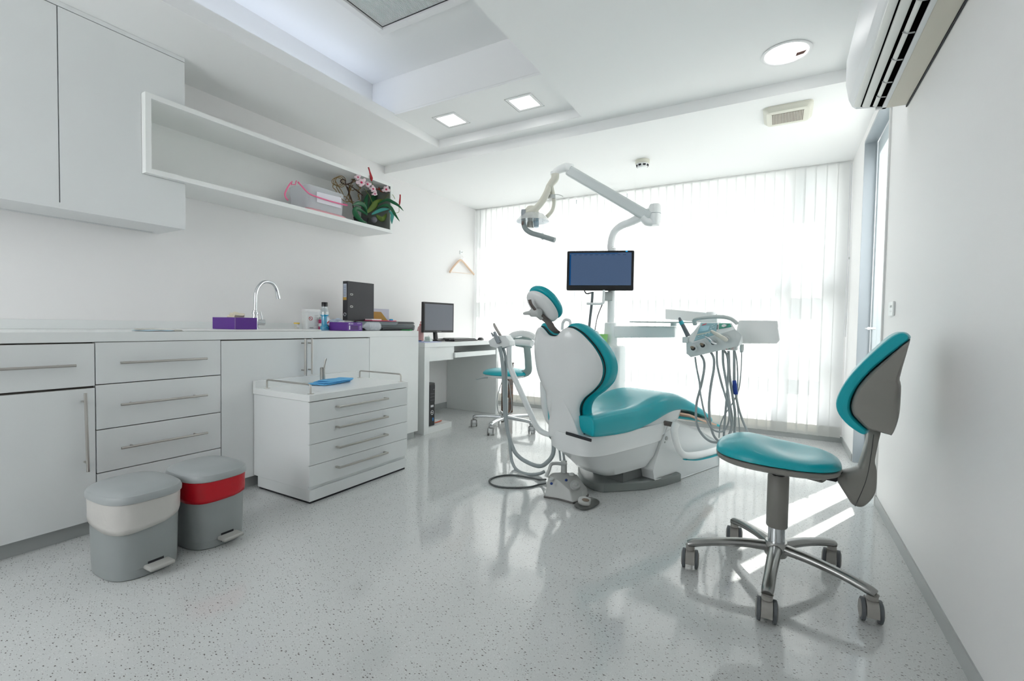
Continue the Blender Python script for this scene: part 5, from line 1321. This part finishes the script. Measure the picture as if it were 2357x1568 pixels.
dl = thing('delivery_unit', 'tilted dentist control console with handpieces and hanging hoses', 'dental console', (0, 0, 0))
b = B(); A_ = uy(1531, 735, 3.92); B_ = uy(1640, 742, 3.50)
hexa(b, [uy(1531, 735, 3.9), uy(1650, 745, 3.5), uy(1650, 745, 3.5)+Vector((.02, .07, 0)), uy(1531, 735, 3.9)+Vector((.02, .07, 0)), uy(1531, 711, 3.9), uy(1650, 722, 3.5), uy(1650, 722, 3.5)+Vector((.02, .07, 0)), uy(1531, 711, 3.9)+Vector((.02, .07, 0))])
obj('upper_arm', b, WPL, dl, bevel=.006)
b = B(); p = uy(1636, 724, 3.47); lathe(b, [(0, -.02), (.032, -.02), (.032, .012), (.026, .018), (0, .018)], tuple(p), 22); obj('arm_cap', b, WPL, dl)
# right hand housing
YD = 3.30
hp = [(1690, 786), (1700, 738), (1705, 737.5), (1776, 738), (1790, 739), (1791.5, 752), (1790.5, 754), (1795, 783), (1788, 791), (1712, 791)]
b = prism(B(), [uy(x, y, YD) for x, y in hp], (0, .09, 0)); obj('housing', b, WPL, dl, bevel=.005)
b = B(); p = uy(1719, 776, YD); cyl(b, p+Vector((0, -.006, 0)), p, .026, n=28); obj('housing_knob', b, WPL, dl)
# console body
yf, yb2 = 3.08, 3.34
C = {k: uy(x, y, Y) for k, (x, y, Y) in dict(
    ftl=(1594, 789, yf), ftr=(1692, 758, yf), fbl=(1580, 814, yf+.02), fbl2=(1590, 823, yf+.03), fbr=(1700, 797, yf+.03), fbr2=(1708, 771, yf+.02),
    btl=(1612, 741, yb2), btr=(1683, 743, yb2), bbl=(1600, 790, yb2), bbr=(1712, 790, yb2), sl=(1579, 780, yf+.02), sl2=(1597, 762, yf+.12)).items()}
def onpl(px, py, a, b_, c_):
    n = (b_-a).cross(c_-a); d = ray(px, py); return EYE+d*((a-EYE).dot(n)/d.dot(n))
C['btl'] = uy(1614, 741, 3.30)
C['btr'] = onpl(1684, 744, C['ftl'], C['ftr'], C['btl'])
b = B()
v = {k: b.verts.new(p) for k, p in C.items()}
F = b.faces.new
F((v['ftl'], v['ftr'], v['btr'], v['btl']))                 # sloping control face
F((v['fbl2'], v['fbr'], v['fbr2'], v['ftr'], v['ftl'], v['fbl']))      # holder face
F((v['ftr'], v['fbr2'], v['bbr'], v['btr'])); F((v['fbr2'], v['fbr'], v['bbr']))
F((v['fbl2'], v['bbl'], v['bbr'], v['fbr'])); F((v['btl'], v['btr'], v['bbr'], v['bbl']))
F((v['ftl'], v['btl'], v['sl2'], v['sl'], )); F((v['sl'], v['fbl'], v['ftl'])); F((v['btl'], v['bbl'], v['sl2'])); F((v['sl2'], v['bbl'], v['fbl'], v['sl'])); F((v['fbl'], v['bbl'], v['fbl2']))
for k_ in ('sl', 'sl2'): pass
obj('console', b, mat('console_grey', (.70, .74, .74), .35), dl, smooth=False, bevel=.0025)
def on_face(u, w, o=.0015):
    "u along front edge, w up the slope"
    a = C['ftl'].lerp(C['ftr'], u); c_ = C['btl'].lerp(C['btr'], u); p = a.lerp(c_, w)
    n = (C['ftr']-C['ftl']).cross(C['btl']-C['ftl']).normalized()
    if n.dot(EYE-p) < 0: n = -n
    return p+n*o
def patch(name, u0, u1, w0, w1, m, o=.0015):
    P = [on_face(u0, w0, o), on_face(u1, w0, o), on_face(u1, w1, o), on_face(u0, w1, o)]
    n = (P[1]-P[0]).cross(P[3]-P[0]).normalized()
    if n.dot(EYE-P[0]) < 0: n = -n
    return obj(name, prism(B(), P, n*.001), m, dl, smooth=False)
TEALP = mat('panel_teal', srgb(120, 165, 175), .35); GRNP = mat('panel_green', srgb(20, 150, 125), .4)
patch('control_panel', .03, .56, .04, .92, TEALP)
patch('display', .06, .34, .45, .76, mat('lcd', srgb(140, 190, 205), .2), .0028)
patch('green_panel', .62, .95, .42, .90, GRNP)
patch('button_column', .57, .61, .3, .9, WPL, .0020)
def blob(name, u, w, r, m, o=.003, h=.0012, n=12):
    p = on_face(u, w, o); nn = (C['ftr']-C['ftl']).cross(C['btl']-C['ftl']).normalized()
    if nn.dot(EYE-p) < 0: nn = -nn
    return cyl(B(), p, p+nn*h, r, n=n)
lg = B(); nn = (C['ftr']-C['ftl']).cross(C['btl']-C['ftl']).normalized(); nn = -nn if nn.dot(EYE-C['ftl']) < 0 else nn
eu = (C['ftr']-C['ftl']).normalized(); ew = nn.cross(eu)
pc_ = on_face(.15, .84, .0030); o_l = [pc_+eu*.016*math.cos(a)+ew*.006*math.sin(a) for a in [2*PI*i/24 for i in range(24)]]
obj('red_logo', prism(B(), o_l, nn*.0008), mat('logo_red', srgb(205, 30, 50), .4), dl, smooth=False)
b = B()
for u, w in ((.42, .72), (.48, .80), (.40, .55), (.47, .60), (.22, .22), (.30, .25), (.38, .22), (.45, .3), (.12, .2)):
    p = on_face(u, w, .0028); cyl(b, p, p+nn*.0012, .006, n=12)
obj('buttons', b, mat('button_pale', (.45, .62, .66), .4), dl)
b = B()
for k in range(8):
    a = k*PI/4; p = on_face(.76+.045*math.cos(a), .66+.10*math.sin(a), .0028); cyl(b, p, p+nn*.0012, .0055, n=10)
p = on_face(.76, .66, .0028); cyl(b, p, p+nn*.0012, .006, n=10)
obj('flower_buttons', b, WHITE, dl)
b = B()
for u, w in ((.84, .55), (.87, .72), (.79, .48)): p = on_face(u, w, .0028); cyl(b, p, p+nn*.0012, .005, n=10)
obj('dark_buttons', b, mat('button_slate', (.08, .12, .12), .4), dl)
b = B()
for i in range(5): p = on_face(.585, .42+.08*i, .0035); box(b, p.x-.004, p.x+.004, p.y-.002, p.y+.001, p.z-.002, p.z+.002)
obj('indicator_marks', b, BLACKM, dl, smooth=False)
patch('lower_strip', .04, .40, .30, .34, mat('strip_cream', (.7, .7, .55), .5), .0026)
# handle bar over the console
b = B(); tube(b, [uy(1600, 747, 3.26), uy(1598, 738, 3.24), uy(1604, 734, 3.22), uy(1630, 730, 3.18), uy(1660, 729.5, 3.16), uy(1682, 734, 3.16), uy(1697, 745, 3.18)], 1, 12, sm=5, flat=(.014, .012, (0, 0, 1))); obj('grab_bar', b, mat('bar_grey', (.60, .64, .63), .4), dl)
# instrument holders on front face
for i, (x, y) in enumerate(((1596, 802), (1618, 795), (1642, 789), (1671, 781))):
    p = uy(x, y, yf-.002); b = B()
    tube(b, [p+Vector((0, .012, .004)), p+Vector((0, -.010, -.002))], [.020, .022], 16)
    obj('holder', b, mat('console_grey', (.70, .74, .74), .35), dl)
    b = B(); cyl(b, p+Vector((0, -.0125, .0)), p+Vector((0, -.0095, 0)), .0135, n=16); obj('holder_hole', b, mat('hole_dark', (.03, .03, .03), .6), dl)
b = B()
for (x, y) in ((1594, 801), (1616, 794)): p = uy(x, y, yf-.015); tube(b, [p+Vector((.004, .0, .0)), p+Vector((-.008, -.01, .006))], [.009, .007], 12)
obj('coupling', b, mat('brass_worn', (.25, .20, .15), .4, metal=.5), dl)
b = B(); tube(b, [uy(1647, 790, yf-.02), uy(1638, 787, yf-.05), uy(1631, 780, yf-.06), uy(1622, 775, yf-.065)], [.010, .009, .006, .005], 12, sm=3); obj('air_syringe', b, CHROME, dl)
b = B(); tube(b, [uy(1672, 783, yf-.02), uy(1664, 778, yf-.04), uy(1645, 767, yf-.06), uy(1636, 761, yf-.065)], [.012, .013, .011, .006], 12, sm=3); obj('handpiece', b, mat('handpiece_cream', (.70, .69, .62), .35), dl)
b = B(); tube(b, [uy(1584, 774, yf), uy(1578, 762, yf-.005), uy(1571, 748, yf-.01), uy(1567, 740, yf-.012), uy(1563.5, 731, yf-.014)], [.015, .0135, .0125, .012, .006], 14, sm=4); obj('curing_light', b, mat('curing_grey', (.16, .18, .20), .4), dl)
b = B(); tube(b, [uy(1570.5, 747, yf-.0105), uy(1566.8, 739.5, yf-.0122)], .0135, 14); obj('curing_band', b, mat('band_teal', srgb(60, 175, 190), .4), dl)
b = B(); p = uy(1577, 782, yf); box(b, p.x-.016, p.x+.020, p.y-.01, p.y+.045, p.z-.020, p.z+.018); obj('side_holder', b, mat('console_grey', (.70, .74, .74), .35), dl, bevel=.005)
# connector block under the console, marked red and green
b = B(); p0, p1 = uy(1655, 793, 3.22), uy(1697, 807, 3.22); box(b, p0.x, p1.x, 3.20, 3.28, p1.z, p0.z+.02); obj('connector_block', b, WPL, dl, bevel=.004)
p = uy(1670.5, 802.5, 3.199); obj('red_mark', prism(B(), [p+Vector((-.010, 0, 0)), p+Vector((.006, 0, .007)), p+Vector((.006, 0, -.007))], (0, -.001, 0)), mat('logo_red', (.6, .02, .03), .4), dl, smooth=False)
p = uy(1677, 800, 3.198); obj('green_mark', bx(p.x-.008, p.x+.010, p.y-.001, p.y+.0005, p.z-.008, p.z+.008), GRNP, dl, smooth=False)
p = uy(1685, 803, 3.199); obj('warning_triangle', tube(B(), [p+Vector((-.008, -.001, -.006)), p+Vector((.008, -.001, -.006)), p+Vector((.006, -.001, .007))], .0009, 5, closed=True), mat('logo_red', (.6, .02, .03), .4), dl)
b = B(); p = uy(1707, 793, 3.30); lathe(b, [(0, 0), (.012, 0), (.013, -.03), (.009, -.052), (0, -.054)], (p.x, p.y+.03, p.z), 16); obj('hose_socket', b, mat('console_grey', (.70, .74, .74), .35), dl)
# hoses
hoses = [
 ([(1600, 822), (1604, 850), (1610, 880), (1612, 905), (1619, 940), (1628, 970), (1640, 988), (1655, 994), (1668, 990), (1676, 975), (1679, 950), (1675, 900)], .0055),
 ([(1613, 817), (1620, 830), (1621, 850), (1613, 890), (1604, 925), (1602, 960), (1607, 985), (1620, 1005), (1637, 1017), (1655, 1019)], .0075),
 ([(1636, 811), (1643, 825), (1643, 850), (1636, 890), (1632, 930), (1634, 970), (1641, 998), (1650, 1012), (1662, 1018)], .0075),
 ([(1650, 806), (1651, 840), (1660, 880), (1672, 920), (1680, 955), (1684, 985), (1678, 1005)], .0065),
 ([(1664, 806), (1665, 840), (1672, 880), (1679, 925), (1685, 960), (1684, 985), (1676, 1006)], .0075),
 ([(1663, 804), (1674, 820), (1676, 860), (1673, 910), (1669, 960), (1666, 1005)], .0070),
 ([(1677, 808), (1679, 860), (1686, 910), (1692, 955), (1690, 1003)], .0080),
 ([(1690, 800), (1690, 860), (1690, 880)], .0085),
 ([(1693, 905), (1700, 940), (1712, 975), (1722, 996)], .0070),
 ([(1690, 800), (1696, 830), (1698, 870), (1696, 905), (1685, 930), (1668, 955), (1658, 980), (1655, 1008)], .0042),
 ([(1707, 808), (1706, 850), (1702, 890), (1696, 915), (1700, 960), (1703, 1000)], .0035)]
for i, (pts, r) in enumerate(hoses):
    Y0 = 3.12+.018*i
    b = tube(B(), [uy(x, y, Y0+.012*math.sin(k)) for k, (x, y) in enumerate(pts)], r, 10, sm=5)
    obj('hose', b, RUBG, dl)
b = B(); pts = [uy(x, y, 3.12+.018*7) for x, y in ((1690, 876), (1691, 885), (1692, 896), (1694, 908))]
tube(b, pts, [.011, .013, .013, .012], 12, sm=3)
obj('blue_clip', b, mat('clip_blue', srgb(22, 60, 150), .45), dl)

# assistant instrument holder with suction hoses on left of the chair
ah = thing('suction_holder', 'white assistant instrument holder with two grey suction hoses', 'instrument holder', (0, 0, 0))
YA = 3.02
q = lambda x, y, Y=YA: uy(x, y, Y)
b = B(); tube(b, [q(1172, 790), q(1172, 815), q(1173, 840), q(1182, 865), q(1200, 905), q(1220, 950), q(1233, 978), q(1244, 992), q(1262, 1000), q(1285, 1003)], [.021, .020, .020, .021, .021, .021, .021, .021, .020, .018], 16, sm=6); obj('arm', b, WPLA, ah)
b = B(); P = [q(1130, 785), q(1146, 773), q(1168, 772), q(1178, 785), q(1179, 796), q(1155, 803), q(1134, 797)]
prism(b, [p+Vector((0, -.04, 0)) for p in P], (0, .09, 0)); obj('holder_block', b, WPLA, ah, bevel=.007, seg=3)
b = B(); tube(b, [q(1138, 764, YA-.06), q(1142, 776, YA-.06), q(1148, 790, YA-.055)], [.010, .016, .015], 12, sm=3); tube(b, [q(1131, 766, YA-.07), q(1136, 775, YA-.065)], [.006, .008], 8); obj('suction_tip', b, mat('tip_slate', (.28, .31, .34), .4), ah)
b = B(); tube(b, [q(1137, 744, YA), q(1139, 751, YA), q(1152, 773, YA)], [.006, .011, .011], 12, sm=3); obj('suction_handle', b, mat('handle_warm', (.42, .39, .37), .4), ah)
b = B(); tube(b, [q(1150, 798, YA-.05), q(1156, 830, YA-.05), q(1160, 880, YA-.05), q(1162, 940, YA-.05), q(1168, 990, YA-.06), q(1180, 1030, YA-.10), q(1195, 1052, YA-.12), q(1222, 1068, YA-.15), q(1245, 1073, YA-.17), q(1262, 1062, YA-.17), q(1273, 1045, YA-.14), q(1274, 1020, YA-.1), q(1268, 985, YA), q(1262, 960, YA)], .0145, 12, sm=6); obj('suction_hose', b, RUBG, ah)
b = B(); tube(b, [q(1158, 800, YA-.02), q(1164, 830, YA-.02), q(1165, 900, YA-.04), q(1166, 960, YA-.06), q(1173, 1020, YA-.10), q(1178, 1060, YA-.16), q(1190, 1082, YA-.22), q(1215, 1092, YA-.26), q(1240, 1091, YA-.28), q(1254, 1085, YA-.26)], .0105, 12, sm=6); obj('suction_hose', b, RUBG, ah)

# ------------------------------------------------------------------ foot control
fc = thing('foot_control', 'grey foot control pedal on the floor behind the chair', 'foot pedal', (0, 0, 0))
G = lambda x, y, z=0.0: uz(x, y, z)
FG = mat('foot_grey', (.50, .51, .495), .45)
bot = [G(1254, 1143), G(1262, 1148), G(1315, 1160), G(1342, 1152), G(1352, 1146), G(1349, 1128), G(1320, 1112), G(1300, 1108), G(1268, 1118)]
bot = [G(1254, 1143), G(1266, 1148), G(1316, 1158), G(1338, 1152), G(1353, 1147)]
f0, f1, f2, f3 = G(1254, 1146, 0), G(1318, 1160, 0), G(1353, 1142, 0), G(1295, 1122, 0)
up3 = Vector((0, 0, 1))
def fp(x, y, z): return G(x, y, z)
base_ = [f0, G(1285, 1151), f1, G(1340, 1154), f2, G(1325, 1122), f3, G(1268, 1130)]
base_ = [Vector((p.x, p.y, .004)) for p in base_]
tops = [fp(1262, 1095, .105), fp(1283, 1103, .105), fp(1312, 1128, .060), fp(1340, 1130, .045), fp(1352, 1124, .045), fp(1328, 1092, .105), fp(1300, 1086, .11), fp(1270, 1088, .11)]
mid_ = [a.lerp(c_, .5)+(a-sum(base_, Vector())/8)*.06 for a, c_ in zip(base_, tops)]
cb_ = sum(base_, Vector())/8; ct_ = sum(tops, Vector())/8
b = loft(B(), [base_, [p+Vector((0, 0, .012)) for p in base_], tops])
obj('body', b, FG, fc, bevel=.008, seg=3)
sole = [cb_+(p-cb_)*1.05 for p in base_]
b = loft(B(), [[Vector((p.x, p.y, 0)) for p in sole], [Vector((p.x, p.y, .010)) for p in sole]]); obj('sole', b, mat('foot_sole', (.12, .115, .11), .5), fc, smooth=False)
c_ = fp(1324, 1117, .092); b = B(); n_ = Vector((.35, -.5, .8)).normalized(); cyl(b, c_-n_*.006, c_+n_*.010, .030, .027, 26); cyl(b, c_+n_*.010, c_+n_*.016, .016, .012, 20); obj('dial', b, mat('dial_grey', (.40, .41, .40), .45), fc)
for (x, y, z) in ((1270, 1113, .09), (1304, 1105, .105)):
    b = B(); p = fp(x, y, z); bmesh.ops.create_icosphere(b, subdivisions=2, radius=.0085, matrix=Matrix.Translation(p+Vector((.0, -.004, 0)))); obj('button', b, mat('button_navy', (.02, .06, .25), .4), fc)
for (x, y, z) in ((1269, 1103, .10), (1316, 1092, .115)):
    b = B(); p = fp(x, y, z); bmesh.ops.create_icosphere(b, subdivisions=2, radius=.018, matrix=Matrix.Translation(p) @ Matrix.Diagonal((1, 1, .55, 1)).to_4x4()); obj('rubber_stud', b, GPL2, fc)
# disc pedal with toe cap
P = [G(1322, 1163, .008), G(1335, 1172, .008), G(1352, 1173, .008), G(1372, 1165, .008), G(1380, 1157, .008), G(1370, 1150, .008), G(1350, 1147, .008)]
b = prism(B(), [v_ for v_ in smoothpath(P, 4, True)], (0, 0, .006)); obj('pedal_plate', b, mat('pedal_dark', (.10, .105, .10), .3), fc, smooth=False)
c_ = G(1345, 1155, .02); b = B(); tube(b, [G(1335, 1152, .03), G(1345, 1154, .032), G(1358, 1157, .03)], [.020, .028, .022], 16, sm=3); obj('toe_cap', b, FG, fc)
b = B(); bmesh.ops.create_icosphere(b, subdivisions=2, radius=.018, matrix=Matrix.Translation(G(1348, 1151, .050)) @ Matrix.Diagonal((1.2, .9, .4, 1)).to_4x4()); obj('toe_pad', b, mat('pad_tan', (.22, .17, .13), .6), fc)
# carrying handle
Yq = 2.55
hq = lambda x, y, Y=2.55: uy(x, y, Y)
b = B(); tube(b, [hq(1257, 1098, 2.5), hq(1264, 1082, 2.52), hq(1269, 1069, 2.54), hq(1282, 1067, 2.57), hq(1296, 1068, 2.60), hq(1303, 1064, 2.61)], [.012, .010, .010, .010, .012, .014], 12, sm=4); obj('carry_handle', b, GPL2, fc)
b = B(); p_ = hq(1298, 1072, 2.62); tube(b, [hq(1298, 1060, 2.62), hq(1298, 1088, 2.62)], .018, 14); obj('handle_post', b, GPL2, fc)
b = B(); tube(b, [G(1256, 1104, .05), G(1240, 1104, .006), G(1215, 1099, .006), G(1180, 1094, .006), G(1150, 1096, .006), G(1128, 1104, .006), G(1130, 1114, .006), G(1150, 1121, .006), G(1185, 1123, .006), G(1220, 1121, .006), G(1240, 1116, .006), G(1256, 1113, .02)], .0055, 10, sm=6); obj('cable', b, RUBD, fc)
b = B(); tube(b, [hq(1299, 1062, 2.62), hq(1296, 1040, 2.64), hq(1290, 1010, 2.68), hq(1285, 990, 2.72)], .0075, 10, sm=5); obj('supply_hose', b, RUBG, fc)

# ------------------------------------------------------------------ light
W = bpy.data.worlds.new('sky'); SC.world = W; W.use_nodes = True
nt = W.node_tree; bg = nt.nodes['Background']
bg.inputs[0].default_value = (0.985, 0.99, 1.0, 1); bg.inputs[1].default_value = 2.2
S = bpy.data.lights.new('sun', 'SUN'); S.energy = 5; S.angle = math.radians(.53); S.color = (1.0, .97, .92)
so = bpy.data.objects.new('sun', S); COL.objects.link(so)
hx_, hy_ = .42, .90
el = math.radians(50); hn = math.hypot(hx_, hy_)
sdir = Vector((hx_/hn*math.cos(el), hy_/hn*math.cos(el), math.sin(el)))
so.rotation_euler = sdir.to_track_quat('Z', 'Y').to_euler()
so.location = sdir*10

SC.view_settings.view_transform = 'Standard'; SC.view_settings.look = 'None'
SC.view_settings.gamma = 1; SC.view_settings.exposure = 1.42; SC.view_settings.use_curve_mapping = False
cy = SC.cycles
cy.use_denoising = True
cy.max_bounces = 10; cy.diffuse_bounces = 6; cy.glossy_bounces = 4; cy.transparent_max_bounces = 12; cy.transmission_bounces = 6
cy.sample_clamp_indirect = 8
cy.caustics_reflective = False; cy.caustics_refractive = False
